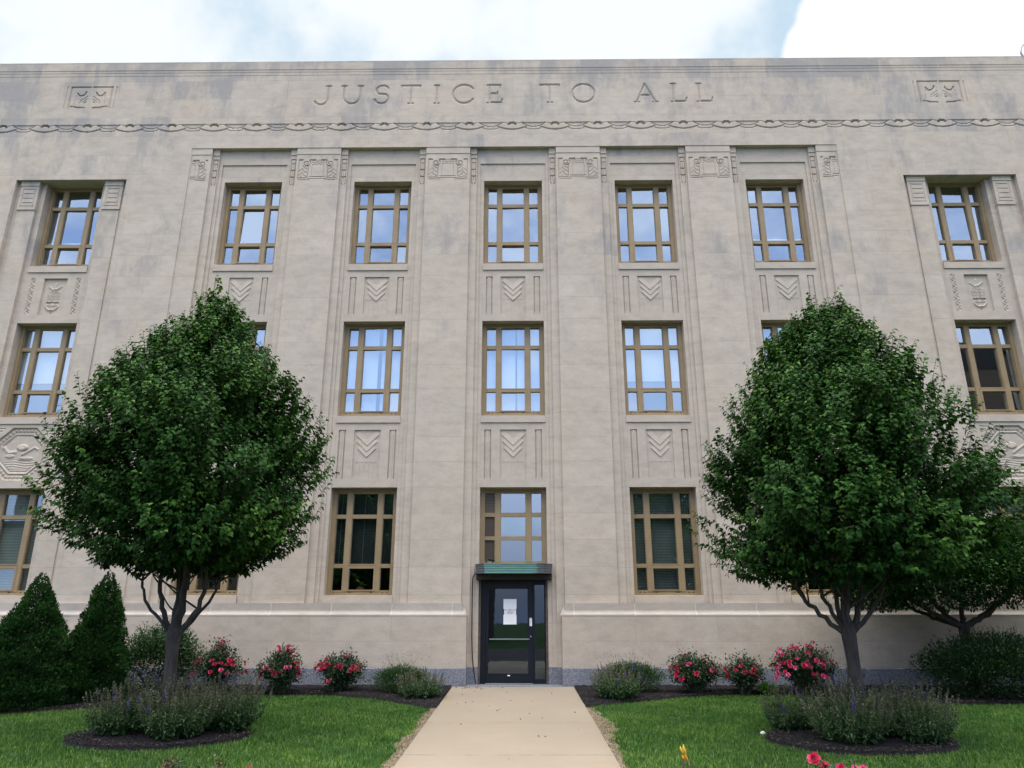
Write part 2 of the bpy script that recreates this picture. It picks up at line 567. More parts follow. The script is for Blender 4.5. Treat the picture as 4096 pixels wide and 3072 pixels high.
class MB:
    """collects boxes, tubes and prisms into one mesh"""

    def __init__(s):
        s.V, s.Q, s.T, s.n = [], [], [], 0

    def add(s, V, Q=None, T=None):
        V = np.asarray(V, float).reshape(-1, 3)
        if Q is not None and len(Q):
            s.Q.append(np.asarray(Q, int) + s.n)
        if T is not None and len(T):
            s.T.append(np.asarray(T, int) + s.n)
        s.V.append(V)
        s.n += len(V)

    def box(s, x0, x1, y0, y1, z0, z1, bev=0.0):
        if bev > 0:
            b = bev
            # chamfered front edges: front face inset, plus a back box outline
            V = [(x0, y0 + b, z0), (x1, y0 + b, z0), (x1, y0 + b, z1), (x0, y0 + b, z1),
                 (x0 + b, y0, z0 + b), (x1 - b, y0, z0 + b), (x1 - b, y0, z1 - b), (x0 + b, y0, z1 - b),
                 (x0, y1, z0), (x1, y1, z0), (x1, y1, z1), (x0, y1, z1)]
            Q = [(4, 5, 6, 7), (0, 1, 5, 4), (1, 2, 6, 5), (2, 3, 7, 6), (3, 0, 4, 7),
                 (8, 9, 1, 0), (9, 10, 2, 1), (10, 11, 3, 2), (11, 8, 0, 3), (11, 10, 9, 8)]
        else:
            V = [(x, y, z) for z in (z0, z1) for y in (y0, y1) for x in (x0, x1)]
            Q = [(0, 1, 5, 4), (1, 3, 7, 5), (3, 2, 6, 7), (2, 0, 4, 6), (4, 5, 7, 6), (2, 3, 1, 0)]
        s.add(V, Q)

    def tube(s, P, rad, n=8, cap=True):
        P = np.asarray(P, float)
        k = len(P)
        rad = np.broadcast_to(np.asarray(rad, float), (k,))
        T = np.gradient(P, axis=0)
        T /= np.linalg.norm(T, axis=1)[:, None] + 1e-9
        up = np.array([0.31, 0.93, 0.21])
        A = np.cross(T, up)
        A /= np.linalg.norm(A, axis=1)[:, None] + 1e-9
        B = np.cross(T, A)
        an = np.arange(n) * 2 * pi / n
        V = P[:, None] + rad[:, None, None] * (A[:, None] * np.cos(an)[None, :, None] + B[:, None] * np.sin(an)[None, :, None])
        i = np.arange(k - 1)[:, None] * n
        j = np.arange(n)[None]
        jn = (j + 1) % n
        Q = np.stack([i + j, i + jn, i + n + jn, i + n + j], -1).reshape(-1, 4)
        T3 = []
        VV = V.reshape(-1, 3)
        if cap:
            VV = np.vstack([VV, P[0], P[-1]])
            for q in range(n):
                T3.append((k * n, (q + 1) % n, q))
                T3.append((k * n + 1, (k - 1) * n + q, (k - 1) * n + (q + 1) % n))
        s.add(VV, Q, T3)

    def obj(s, name, mat, parent=None, smooth=False, tint=None):
        F = []
        if s.Q:
            F.append(np.concatenate(s.Q))
        if s.T:
            F.append(np.concatenate(s.T))
        return mesh_obj(name, np.concatenate(s.V), F, mat, parent, smooth, tint)


def curve_pts(ctrl, n=16):
    """Catmull-Rom through control points"""
    c = np.asarray(ctrl, float)
    c = np.vstack([2 * c[0] - c[1], c, 2 * c[-1] - c[-2]])
    out = []
    for i in range(1, len(c) - 2):
        t = np.linspace(0, 1, n, endpoint=False)[:, None]
        p0, p1, p2, p3 = c[i - 1], c[i], c[i + 1], c[i + 2]
        out.append(0.5 * (2 * p1 + (p2 - p0) * t + (2 * p0 - 5 * p1 + 4 * p2 - p3) * t ** 2 + (3 * p1 - p0 - 3 * p2 + p3) * t ** 3))
    out.append(c[-2][None])
    return np.vstack(out)


def relief_cells(rects, back):
    """stepped relief: paint rectangles (x0,x1,z0,z1,y,part) in order; y None = opening.
    Returns {part: (V, Q)}; side faces belong to the prouder cell."""
    xs = np.unique(np.round([v for r in rects for v in r[:2]], 5))
    zs = np.unique(np.round([v for r in rects for v in r[2:4]], 5))
    nx, nz = len(xs) - 1, len(zs) - 1
    Y = np.full((nx, nz), np.nan)
    hole = np.ones((nx, nz), bool)
    names, Pm = [], np.full((nx, nz), -1)
    xc, zc = (xs[1:] + xs[:-1]) / 2, (zs[1:] + zs[:-1]) / 2
    for (x0, x1, z0, z1, y, part) in rects:
        i0, i1 = np.searchsorted(xc, (x0, x1))
        j0, j1 = np.searchsorted(zc, (z0, z1))
        if y is None:
            Y[i0:i1, j0:j1] = back
            hole[i0:i1, j0:j1] = True
        else:
            if part not in names:
                names.append(part)
            Y[i0:i1, j0:j1] = y
            hole[i0:i1, j0:j1] = False
            Pm[i0:i1, j0:j1] = names.index(part)
    out = {p: [[], []] for p in names}

    def quad(pi_, a, b, c, d):
        V, Q = out[names[pi_]]
        n = len(V)
        V.extend((a, b, c, d))
        Q.append((n, n + 1, n + 2, n + 3))

    ext = np.full((nx + 2, nz + 2), back, float)
    ext[1:-1, 1:-1] = np.where(np.isnan(Y), back, Y)
    for i in range(nx):
        x0, x1 = xs[i], xs[i + 1]
        for j in range(nz):
            if hole[i, j]:
                continue
            z0, z1, y, p = zs[j], zs[j + 1], Y[i, j], Pm[i, j]
            quad(p, (x0, y, z0), (x1, y, z0), (x1, y, z1), (x0, y, z1))
            yl, yr, yd, yu = ext[i, j + 1], ext[i + 2, j + 1], ext[i + 1, j], ext[i + 1, j + 2]
            if yl > y + 1e-6:
                quad(p, (x0, yl, z0), (x0, y, z0), (x0, y, z1), (x0, yl, z1))
            if yr > y + 1e-6:
                quad(p, (x1, y, z0), (x1, yr, z0), (x1, yr, z1), (x1, y, z1))
            if yd > y + 1e-6:
                quad(p, (x0, yd, z0), (x1, yd, z0), (x1, y, z0), (x0, y, z0))
            if yu > y + 1e-6:
                quad(p, (x0, y, z1), (x1, y, z1), (x1, yu, z1), (x0, yu, z1))
    return {p: (np.array(v[0]), np.array(v[1])) for p, v in out.items() if v[0]}


def seg_d(X, Z, P):
    """distance field to a polyline P [(x,z),...]"""
    P = np.asarray(P, float)
    d = np.full(X.shape, 9.0)
    for a, b in zip(P[:-1], P[1:]):
        ab = b - a
        t = np.clip(((X - a[0]) * ab[0] + (Z - a[1]) * ab[1]) / (ab @ ab + 1e-12), 0, 1)
        d = np.minimum(d, np.hypot(X - a[0] - t * ab[0], Z - a[1] - t * ab[1]))
    return d


def arc(cx, cz, rx, rz, a0, a1, n=20):
    t = np.radians(np.linspace(a0, a1, n))
    return np.stack([cx + rx * np.cos(t), cz + rz * np.sin(t)], 1)


def relief_grid(name, x0, x1, z0, z1, res, fn, y, mat, parent):
    """smooth carved panel: fn(X,Z) gives the depth (positive = cut in) over the panel"""
    nx, nz = int(round((x1 - x0) / res)) + 1, int(round((z1 - z0) / res)) + 1
    X, Z = np.meshgrid(np.linspace(x0, x1, nx), np.linspace(z0, z1, nz), indexing='ij')
    D = fn(X, Z)
    D[0, :] = D[-1, :] = D[:, 0] = D[:, -1] = 0
    V = np.stack([X, y + D, Z], -1).reshape(-1, 3)
    i = np.arange(nx - 1)[:, None] * nz
    j = np.arange(nz - 1)[None]
    Q = np.stack([i + j, i + nz + j, i + nz + j + 1, i + j + 1], -1).reshape(-1, 4)
    return mesh_obj(name, V, Q, mat, parent)


def groove(d, hw, depth):
    return depth * np.clip(1.25 * (1 - d / hw), 0, 1)


# ------------------------------------------------------------------ the ground


def gz(x, y):
    """lawn height: rises gently toward the building, level behind the camera"""
    y = np.asarray(y, float)
    return -1.33 + 0.034 * (np.clip(y, -13.5, -0.4) + 0.4)


xs = np.array([-500, -120, -40, -20, -10, -5, 0, 5, 10, 20, 40, 120, 500.])
ys = np.array([-700, -200, -80, -40, -20, -13.5, -10, -7, -4, -2, -0.4, 25, 100, 600.])
X, Y = np.meshgrid(xs, ys, indexing='ij')
V = np.stack([X, Y, gz(X, Y)], -1).reshape(-1, 3)
i = np.arange(len(xs) - 1)[:, None] * len(ys)
j = np.arange(len(ys) - 1)[None]
n_ = len(ys)
tag(mesh_obj('lawn', V, np.stack([i + j, i + n_ + j, i + n_ + j + 1, i + j + 1], -1).reshape(-1, 4), M['turf']), kind='structure')

# concrete walk (slab a little proud of the turf) running to the public pavement behind the camera
PW = 1.27
yy = np.array([-0.36, -2, -4, -6, -8, -10, -12, -13.5, -19.0])
mb = MB()
V, Q = [], []
for y in yy:
    z = float(gz(0, y)) + 0.03
    V += [(-PW, y, z - 0.12), (-PW, y, z), (PW, y, z), (PW, y, z - 0.12)]
for k in range(len(yy) - 1):
    a, b = 4 * k, 4 * k + 4
    Q += [(a, a + 1, b + 1, b), (a + 1, a + 2, b + 2, b + 1), (a + 2, a + 3, b + 3, b + 2)]
mb.add(V, Q)
mb.add(V[:4], [(3, 2, 1, 0)])
tag(mb.obj('path', M['concrete']), kind='structure')
mb = MB()
gb = float(gz(0, -30))
mb.box(-120, 120, -22.0, -19.0, gb - 0.1, gb + 0.04)
tag(mb.obj('pavement', M['asphalt']), kind='structure')
mb = MB()
mb.box(-120, 120, -36.0, -23.0, gb - 0.2, gb + 0.01)
tag(mb.obj('road', M['asphalt']), kind='structure')

# mulch beds
BL = np.array([(-40, -4.4), (-9.5, -4.35), (-8.3, -4.0), (-7.19, -3.39), (-6.2, -2.2), (-5.0, -1.6), (-3.6, -1.6), (-2.61, -2.08), (-1.91, -2.79), (-1.27, -3.43)])
BR = np.array([(1.27, -3.14), (1.88, -2.76), (3.02, -2.0), (4.41, -1.42), (5.4, -1.57), (6.8, -2.2), (8.05, -2.75), (9.5, -2.74), (40, -2.8)])
RING = [(-4.80, -5.92, 1.24, 0.90), (4.66, -6.12, 1.24, 0.96)]


def bed_front(x):
    x = np.asarray(x, float)
    return np.where(x < 0, np.interp(x, BL[:, 0], BL[:, 1]), np.interp(x, BR[:, 0], BR[:, 1]))


def hash_noise(x, y, s=1.0, seed=0):
    """cheap smooth pseudo-noise in -1..1"""
    x, y = np.asarray(x) * s, np.asarray(y) * s
    return (np.sin(1.7 * x + 2.3 * y + seed) + np.sin(3.1 * x - 1.9 * y + 1.3 * seed) * 0.7 + np.sin(-2.3 * x + 4.7 * y + 2.1 + seed) * 0.5
            + np.sin(7.3 * x + 5.1 * y + seed * 3) * 0.3) / 2.5


def strip_bed(xa, xb):
    nx, ny = 220, 40
    u = np.linspace(xa, xb, nx)
    F = bed_front(u) + 0.05 * hash_noise(u, u * 0.3, 4.0)
    t = np.linspace(0, 1, ny)
    Xg = np.repeat(u[:, None], ny, 1)
    Yg = F[:, None] + (-0.34 - F[:, None]) * t[None]
    H = 0.014 + 0.045 * np.clip(np.minimum(t * 6, 1), 0, 1)[None] + 0.012 * hash_noise(Xg, Yg, 6.0) + 0.008 * rng.standard_normal(Xg.shape)
    H[:, 0] = -0.01
    Vv = np.stack([Xg, Yg, gz(Xg, Yg) + H], -1).reshape(-1, 3)
    a = np.arange(nx - 1)[:, None] * ny
    b = np.arange(ny - 1)[None]
    return Vv, np.stack([a + b, a + ny + b, a + ny + b + 1, a + b + 1], -1).reshape(-1, 4)


for xa, xb in ((-16, -1.275), (1.275, 16)):
    V, Q = strip_bed(xa, xb)
    tag(mesh_obj('mulch_bed', V, Q, M['mulch']), kind='structure')
for cx, cy, rx, ry in RING:
    na, nr = 90, 24
    a = np.linspace(0, 2 * pi, na, endpoint=False)
    r = np.linspace(0, 1, nr)
    A, Rr = np.meshgrid(a, r, indexing='ij')
    wob = 1 + 0.035 * hash_noise(np.cos(A) * 2, np.sin(A) * 2, 2.0, cx)
    Xg, Yg = cx + rx * Rr * wob * np.cos(A), cy + ry * Rr * wob * np.sin(A)
    H = 0.012 + 0.075 * (1 - Rr ** 3) + 0.010 * rng.standard_normal(Xg.shape)
    H[:, -1] = -0.012
    V = np.stack([Xg, Yg, gz(Xg, Yg) + H], -1).reshape(-1, 3)
    i = np.arange(na)[:, None]
    j = np.arange(nr - 1)[None]
    i2 = (i + 1) % na
    Q = np.stack([i * nr + j, i * nr + j + 1, i2 * nr + j + 1, i2 * nr + j], -1).reshape(-1, 4)
    tag(mesh_obj('mulch_ring', V, Q, M['mulch']), kind='structure')


def in_ring(x, y, k=1.0):
    m = np.zeros(np.shape(x), bool)
    for cx, cy, rx, ry in RING:
        m |= ((x - cx) / (rx * k)) ** 2 + ((y - cy) / (ry * k)) ** 2 < 1
    return m


def strip_w(x, y):
    """width of the worn strip along the walk"""
    left = np.where(y > -6.2, 0.06 + 0.10 * np.exp(-((y + 4.3) / 0.9) ** 2), 0.06) + 0.16 * np.exp(-((y + 6.3) / 0.55) ** 2) + 0.10 * np.exp(-((y + 7.5) / 0.4) ** 2)
    right = 0.05 + 0.30 * np.exp(-((y + 4.95) / 0.85) ** 2) + 0.10 * np.exp(-((y + 3.6) / 0.5) ** 2) + 0.06 * np.exp(-((y + 6.6) / 0.6) ** 2)
    return 0.78 * np.where(np.asarray(x) < 0, left, right) * (1 + 0.35 * hash_noise(np.asarray(x) * 0 + 3, y, 5.0))


for s in (-1, 1):
    yv = np.linspace(-3.2, -14, 160)
    w = strip_w(np.full(yv.shape, s), yv) + 0.06
    tt = np.linspace(0, 1, 8)
    Xg = s * (PW + w[:, None] * tt[None])
    Yg = np.repeat(yv[:, None], 8, 1)
    H = 0.012 + 0.006 * rng.standard_normal(Xg.shape)
    H[:, -1] = -0.01
    V = np.stack([Xg, Yg, gz(Xg, Yg) + H], -1).reshape(-1, 3)
    i = np.arange(len(yv) - 1)[:, None] * 8
    j = np.arange(7)[None]
    Q = np.stack([i + j, i + 8 + j, i + 9 + j, i + 1 + j], -1).reshape(-1, 4)
    tag(mesh_obj('bare_soil', V, Q, M['bare']), kind='structure')

# grass blades
N = 420000
gx = rng.uniform(-10.5, 10.5, N)
gy = -1.2 - 9.3 * rng.random(N) ** 1.0
sw = PW + 0.02 + np.maximum(0, strip_w(gx, gy) * rng.uniform(0.25, 1.15, N))
keep = (np.abs(gx) > sw) & (gy < bed_front(gx) + 0.03 * rng.standard_normal(N)) & ~in_ring(gx, gy, 1.0)
for cx, cy, sx, sy, pr in ((-6.05, -5.5, 0.35, 0.3, 0.75), (-3.55, -5.5, 0.35, 0.22, 0.7), (3.35, -5.65, 0.22, 0.22, 0.7), (5.95, -6.2, 0.25, 0.3, 0.5)):
    keep &= ~((((gx - cx) / sx) ** 2 + ((gy - cy) / sy) ** 2 < 1) & (rng.random(N) < pr))
gx, gy = gx[keep], gy[keep]
n = len(gx)
h = rng.uniform(0.022, 0.048, n) * (1 + 0.25 * hash_noise(gx, gy, 1.4))
az = rng.uniform(0, 2 * pi, n)
lean = rng.uniform(0.1, 0.9, n) * h
wd = rng.uniform(0.0035, 0.0065, n)
B = np.stack([gx, gy, gz(gx, gy)], -1)
S = np.stack([-np.sin(az) * wd, np.cos(az) * wd, np.zeros(n)], -1)
Tp = B + np.stack([np.cos(az) * lean, np.sin(az) * lean, h], -1)
V = np.stack([B - S, B + S, Tp], 1).reshape(-1, 3)
tint = np.clip(0.44 + 0.22 * hash_noise(gx, gy, 0.9, 2) + 0.16 * hash_noise(gx, gy, 2.6, 5) + 0.12 * hash_noise(gx, gy, 7.0, 9) + 0.22 * rng.standard_normal(n), 0, 1)
dry = hash_noise(gx, gy, 1.9, 11) + 0.5 * hash_noise(gx, gy, 6.0, 3) > 0.75
tint = np.where(dry & (rng.random(n) < 0.45), np.clip(tint + 0.45, 0, 1), tint)
tag(mesh_obj('grass', V, np.arange(3 * n).reshape(-1, 3), M['grass'], tint=np.repeat(tint, 3)), kind='stuff')


def chips(name, px, py, zoff, size, mat, aspect=0.5):
    n = len(px)
    L = size * rng.uniform(0.5, 1.6, n)
    a = rng.uniform(0, 2 * pi, n)
    tilt = rng.uniform(-0.5, 0.5, n)
    u = np.stack([np.cos(a), np.sin(a), tilt], -1) * L[:, None]
    v = np.stack([-np.sin(a), np.cos(a), rng.uniform(-0.4, 0.4, n)], -1) * (L * aspect)[:, None]
    c = np.stack([px, py, gz(px, py) + zoff], -1)
    up = np.stack([0 * L, 0 * L, L * 0.45], -1)
    V = np.stack([c - u, c - v, c + u, c + v, c + up], 1).reshape(-1, 3)
    k = np.arange(n)[:, None] * 5
    T = np.concatenate([k + [0, 1, 4], k + [1, 2, 4], k + [2, 3, 4], k + [3, 0, 4]])
    return tag(mesh_obj(name, V, T, mat, tint=np.repeat(np.clip(rng.normal(0.4, 0.25, n), 0, 1), 5)), kind='stuff')


px = rng.uniform(-10, 10, 26000)
py = bed_front(px) + (-0.34 - bed_front(px)) * rng.random(len(px)) ** 1.2
ok = np.abs(px) > 1.3
px, py = px[ok], py[ok]
for cx, cy, rx, ry in RING:
    a, r = rng.uniform(0, 2 * pi, 5000), np.sqrt(rng.random(5000)) * 0.98
    px, py = np.concatenate([px, cx + rx * r * np.cos(a)]), np.concatenate([py, cy + ry * r * np.sin(a)])
chips('mulch_chips', px, py, 0.055, 0.016, M['chip'], 0.35)
py = rng.uniform(-9.5, -3.2, 3600)
s = np.where(rng.random(3600) < 0.5, -1, 1)
px = s * (PW + strip_w(s, py) * rng.random(3600) * 0.75)
chips('gravel', px, py, 0.016, 0.010, M['gravel'], 0.8)

px = np.concatenate([rng.normal(-0.85, 0.22, 26), rng.uniform(-1.2, 1.2, 30)])
py = np.concatenate([rng.normal(-0.55, 0.12, 26), rng.uniform(-7.5, -0.5, 30)])
m = (np.abs(px) < 1.22) & (py < -0.42)
chips('leaf_litter', px[m], py[m], 0.034, 0.016, M['chip'], 0.5)

# ------------------------------------------------------------------ the courthouse
bld = thing('courthouse', (0, 0, -1.33), 'three storey limestone courthouse with carved panels, bronze windows and JUSTICE TO ALL frieze', 'building')
P = 3.45
QB = 11.67                     # outer bays
WALLY, PILY, CAPY, STRY, STEP, INN = -0.14, -0.115, -0.126, -0.05, 0.0, 0.03
OINN = 0.06                    # spandrel plane of the outer bays
HW, HW3 = 0.765, 0.755
BASE = -1.36
LINT = {3: 11.12, 2: 7.11, 1: 2.955}
SILL = {3: (8.505, 8.69), 2: (4.50, 4.68), 1: (0.36, 0.55)}
rects = [(-21, 21, BASE, 14.87, WALLY, 'wall'),
         (-21, 21, 14.42, 14.52, WALLY - 0.005, 'parapet'), (-21, 21, 14.52, 14.60, WALLY - 0.010, 'parapet'), (-21, 21, 14.60, 14.87, WALLY - 0.018, 'parapet')]
TOP = 12.065
rects.append((-8.58, 8.58, BASE, TOP, PILY, 'wall'))


def opening(c, hw, z0, z1):
    return (c - hw, c + hw, z0, z1, None, None)


pil = [(-8.58, -6.9 - 1.14)] + [(c + 1.14, c + P - 1.14) for c in (-6.9, -3.45, 0, 3.45)] + [(6.9 + 1.14, 8.58)]
for k, (a, b) in enumerate(pil):
    rects.append((a, b, 0.30, TOP, PILY, ('pil', k)))
    rects.append((a - 0.012, b + 0.012, 11.875, TOP, CAPY, ('pil', k)))
for c in (-6.9, -3.45, 0, 3.45, 6.9):
    rects += [(c - 1.14, c + 1.14, BASE, TOP, STRY, 'wall'),
              (c - 1.125, c - 0.962, 11.885, TOP, STRY - 0.018, 'wall'), (c + 0.962, c + 1.125, 11.885, TOP, STRY - 0.018, 'wall'),
              (c - 0.955, c + 0.955, BASE, TOP, STEP, 'wall'),
              (c - 0.865, c + 0.865, BASE, 11.63, INN, 'wall')]
    for fl in (3, 2, 1):
        zb = SILL[fl][0] + 0.08
        rects.append(opening(c, HW, zb, LINT[fl]) if not (c == 0 and fl == 1) else opening(c, HW, BASE, LINT[1]))
    for k, (zt, zb) in enumerate(((8.325, 7.308), (4.327, 3.156))):
        # spandrel between the storeys
        pn = ('sp', c, k)
        rects.append((c - HW, c + HW, (LINT[2], LINT[1])[k], SILL[3 - k][0] + 0.04, INN - 0.003, pn))
        for s in (-1, 1):
            m = c + s * 0.600
            rects += [(m - 0.082, m + 0.082, zb, zt, INN + 0.030, pn), (m - 0.050, m + 0.050, zb, zt - 0.02, INN + 0.006, pn),
                      (m - 0.012, m + 0.012, zb, zt - 0.02, INN - 0.003, pn)]
        rects += [(c - 0.312, c + 0.312, zb, zt, INN + 0.026, pn)]
        # flutes at the foot of the chevron panel
        for q in range(5):
            xq = c - 0.22 + q * 0.11
            rects.append((xq - 0.04, xq + 0.04, zb, zb + 0.40, INN + 0.031, pn))
CAPREL = []
for s in (-1, 1):
    c = s * QB
    rects += [(c - 1.465, c + 1.465, 0.30, 11.12, -0.01, 'wall'),
              (c - 0.90, c + 0.90, 0.30, 11.12, OINN, 'wall')]
    for t in (-1, 1):
        a, b = sorted((c + t * 0.885, c + t * 1.345))
        rects += [(a, b, 0.30, 11.12, -0.03, ('side', s, t)), (a - 0.01, b + 0.01, 10.28, 11.12, -0.055, ('side', s, t)),
                  (a - 0.015, b + 0.015, 10.985, 11.12, -0.072, ('side', s, t))]
        m = (a + b) / 2
        for q in range(4):
            zq = 10.47 + q * 0.135
            rects.append((m - 0.13, m + 0.13, zq, zq + 0.028, -0.040, ('side', s, t)))
        rects += [(m - 0.17, m - 0.145, 10.42, 10.93, -0.045, ('side', s, t)), (m + 0.145, m + 0.17, 10.42, 10.93, -0.045, ('side', s, t)),
                  (m - 0.19, m + 0.19, 10.375, 10.395, -0.040, ('side', s, t))]
    for fl in (3, 2, 1):
        rects.append(opening(c, HW3, SILL[fl][0] + 0.08, LINT[fl]))
    pn = ('sp', c, 0)
    rects += [(c - HW3, c + HW3, LINT[2], SILL[3][0] + 0.04, OINN - 0.003, pn), (c - 0.30, c + 0.30, 7.325, 8.342, OINN + 0.2, pn)]
    for t in (-1, 1):
        m = c + t * 0.585
        rects.append((m - 0.066, m + 0.066, 7.34, 8.353, OINN + 0.2, pn))
    pn = ('sp', c, 1)
    rects += [(c - HW3, c + HW3, LINT[1], SILL[2][0] + 0.04, OINN - 0.003, pn), (c - 0.72, c + 0.72, 3.09, 4.46, OINN + 0.2, pn)]
# pockets that receive the carved panels
LET = (-5.62, 5.62, 13.36, 14.16)
rects.append((*LET, WALLY + 0.1, 'wall'))
WAV = (-20.7, 20.7, 12.56, 12.87)
rects.append((*WAV, WALLY + 0.1, 'wall'))
for s in (-1, 1):
    c = s * 11.63
    rects.append((c - 0.76, c + 0.76, 13.32, 14.13, WALLY + 0.1, 'wall'))
CAPS = []
for k, (a, b) in enumerate(pil):
    if k in (0, 5):
        r = (-8.56, -8.13) if k == 0 else (8.13, 8.56)
    else:
        m = (a + b) / 2
        r = (m - 0.545, m + 0.545)
    CAPS.append(r)
    rects.append((r[0], r[1], 11.04, 11.74, PILY + 0.1, ('pil', k)))
BEAD = []
for c in (-6.9, -3.45, 0, 3.45, 6.9):
    for s in (-1, 1):
        m = c + s * 1.045
        rects.append((m - 0.085, m + 0.085, 10.94, 11.79, STRY + 0.1, 'wall'))
        BEAD.append(m)
# granite at the foot of the door recess
for (a, b, y) in ((-1.14, -0.955, STRY - 0.004), (-0.955, -0.865, STEP - 0.004), (-0.865, -0.765, INN - 0.004), (0.765, 0.865, INN - 0.004), (0.865, 0.955, STEP - 0.004), (0.955, 1.14, STRY - 0.004)):
    rects.append((a, b, BASE, -0.94, y, 'granite'))
parts = relief_cells(rects, 0.36)
for p, (V, Q) in parts.items():
    if p == 'wall':
        wallo = mesh_obj('wall', V, Q, M['wall'], bld)
    elif p == 'parapet':
        mesh_obj('parapet', V, Q, M['wall'], bld)
    elif p == 'granite':
        for sgn_ in (-1, 1):
            qs = Q[(V[Q].mean(1)[:, 0] * sgn_) > 0]
            us, inv = np.unique(np.round(V[qs.ravel()], 5), axis=0, return_inverse=True)
            mesh_obj('door_plinth', us, inv.reshape(-1, 4), M['granite'], bld)
PILO, SIDEO, SPO = {}, {}, {}
for p, (V, Q) in parts.items():
    if isinstance(p, tuple):
        if p[0] == 'pil':
            PILO[p[1]] = mesh_obj('pilaster', V, Q, M['shaft'], bld)
        elif p[0] == 'side':
            SIDEO[p[1:]] = mesh_obj('side_pilaster', V, Q, M['shaft'], bld)
        else:
            SPO[p[1:]] = mesh_obj('spandrel_panel', V, Q, M['carved'], bld)

# chevrons on the central spandrels: three overlapping V-shaped ribs
for (c, k), o in list(SPO.items()):
    if abs(c) > 8:
        continue
    zoff = 0.0 if k == 0 else -4.0
    mb = MB()
    for (hw, zt, zv) in ((0.275, 8.213, 7.947), (0.246, 8.048, 7.807), (0.217, 7.885, 7.668)):
        for s in (-1, 1):
            d = np.array([s * hw, zt - zv])
            nrm = np.array([-d[1] * s, d[0] * s]) / np.hypot(*d)   # upward normal
            a, b = np.array([c, zv + zoff]), np.array([c + d[0], zt + zoff])
            wdt = 0.115
            y0, y1, yb = INN + 0.024, INN + 0.009, INN + 0.030
            pts = [(a, y1), (b, y1), (b + nrm * wdt, y0), (a + np.array([0, wdt * 1.35]), y0)]
            V = [(p[0], y, p[1]) for p, y in pts] + [(p[0], yb, p[1]) for p, y in pts]
            Q = [(0, 1, 2, 3), (4, 5, 1, 0), (5, 6, 2, 1), (6, 7, 3, 2), (7, 4, 0, 3)]
            if s < 0:
                Q = [q[::-1] for q in Q]
            mb.add(V, Q)
    mb.obj('chevron', M['carved'], o)

# ---- carved inscription
def inscription(Xg, Zg):
    zb, zt = 13.465, 14.05
    Hh = zt - zb
    d = np.full(Xg.shape, 9.0)

    def st(pts, hw=1.0):
        nonlocal d
        pts = np.asarray(pts, float)
        lo, hi = pts.min(0) - 0.1, pts.max(0) + 0.1
        m = (Xg > lo[0]) & (Xg < hi[0]) & (Zg > lo[1]) & (Zg < hi[1])
        if m.any():
            d[m] = np.minimum(d[m], seg_d(Xg[m], Zg[m], pts) / hw)

    def serif(x, z, w=0.07):
        st([(x - w, z), (x + w, z)], 0.62)

    def stem(x):
        st([(x, zb), (x, zt)])
        serif(x, zb)
        serif(x, zt)
    # J
    x = -5.07
    st([(x, zt), (x, zb + 0.17)])
    st(arc(x - 0.185, zb + 0.17, 0.185, 0.195, 0, -150))
    serif(x, zt)
    # U
    st([(-4.64, zt), (-4.64, zb + 0.24)])
    st([(-4.19, zt), (-4.19, zb + 0.24)], 0.8)
    st(arc(-4.415, zb + 0.24, 0.225, 0.24, 180, 360))
    serif(-4.64, zt)
    serif(-4.19, zt)
    # S
    st(arc(-3.575, zt - 0.155, 0.165, 0.155, 25, 230))
    st([(-3.575 + 0.165 * cos(R(230)), zt - 0.155 + 0.155 * sin(R(230))), (-3.60 + 0.185 * cos(R(55)), zb + 0.165 + 0.165 * sin(R(55)))], 1.1)
    st(arc(-3.60, zb + 0.165, 0.185, 0.165, 55, -165))
    # T
    for xl, xr in ((-3.05, -2.54), (0.755, 1.27)):
        st([(xl, zt - 0.01), (xr, zt - 0.01)])
        st([((xl + xr) / 2, zt), ((xl + xr) / 2, zb)])
        serif((xl + xr) / 2, zb)
        st([(xl, zt), (xl, zt - 0.07)], 0.6)
        st([(xr, zt), (xr, zt - 0.07)], 0.6)
    stem(-2.085)
    # C
    st(arc(-1.34, zb + Hh / 2, 0.30, 0.30, 35, 325))
    # E
    stem(-0.635)
    for z, xr in ((zt - 0.01, -0.34), (zb + 0.30, -0.42), (zb + 0.01, -0.31)):
        st([(-0.635, z), (xr, z)])
    st([(-0.34, zt), (-0.34, zt - 0.08)], 0.6)
    st([(-0.42, zb + 0.24), (-0.42, zb + 0.36)], 0.6)
    st([(-0.33, zb), (-0.29, zb + 0.12)], 0.6)
    # O
    st(arc(1.93, zb + Hh / 2, 0.305, 0.295, 0, 360, 40))
    # A
    st([(3.375, zb), (3.61, zt)], 0.8)
    st([(3.61, zt), (3.875, zb)], 1.05)
    st([(3.46, zb + 0.22), (3.78, zb + 0.22)], 0.8)
    serif(3.375, zb)
    serif(3.875, zb)
    # L L
    for x in (4.39, 5.09):
        stem(x)
        st([(x, zb + 0.01), (x + 0.32, zb + 0.01)])
        st([(x + 0.31, zb), (x + 0.35, zb + 0.12)], 0.7)
    return groove(d, 0.040, 0.034)


relief_grid('inscription', *LET, 0.0175, inscription, WALLY, M['wall'], bld)


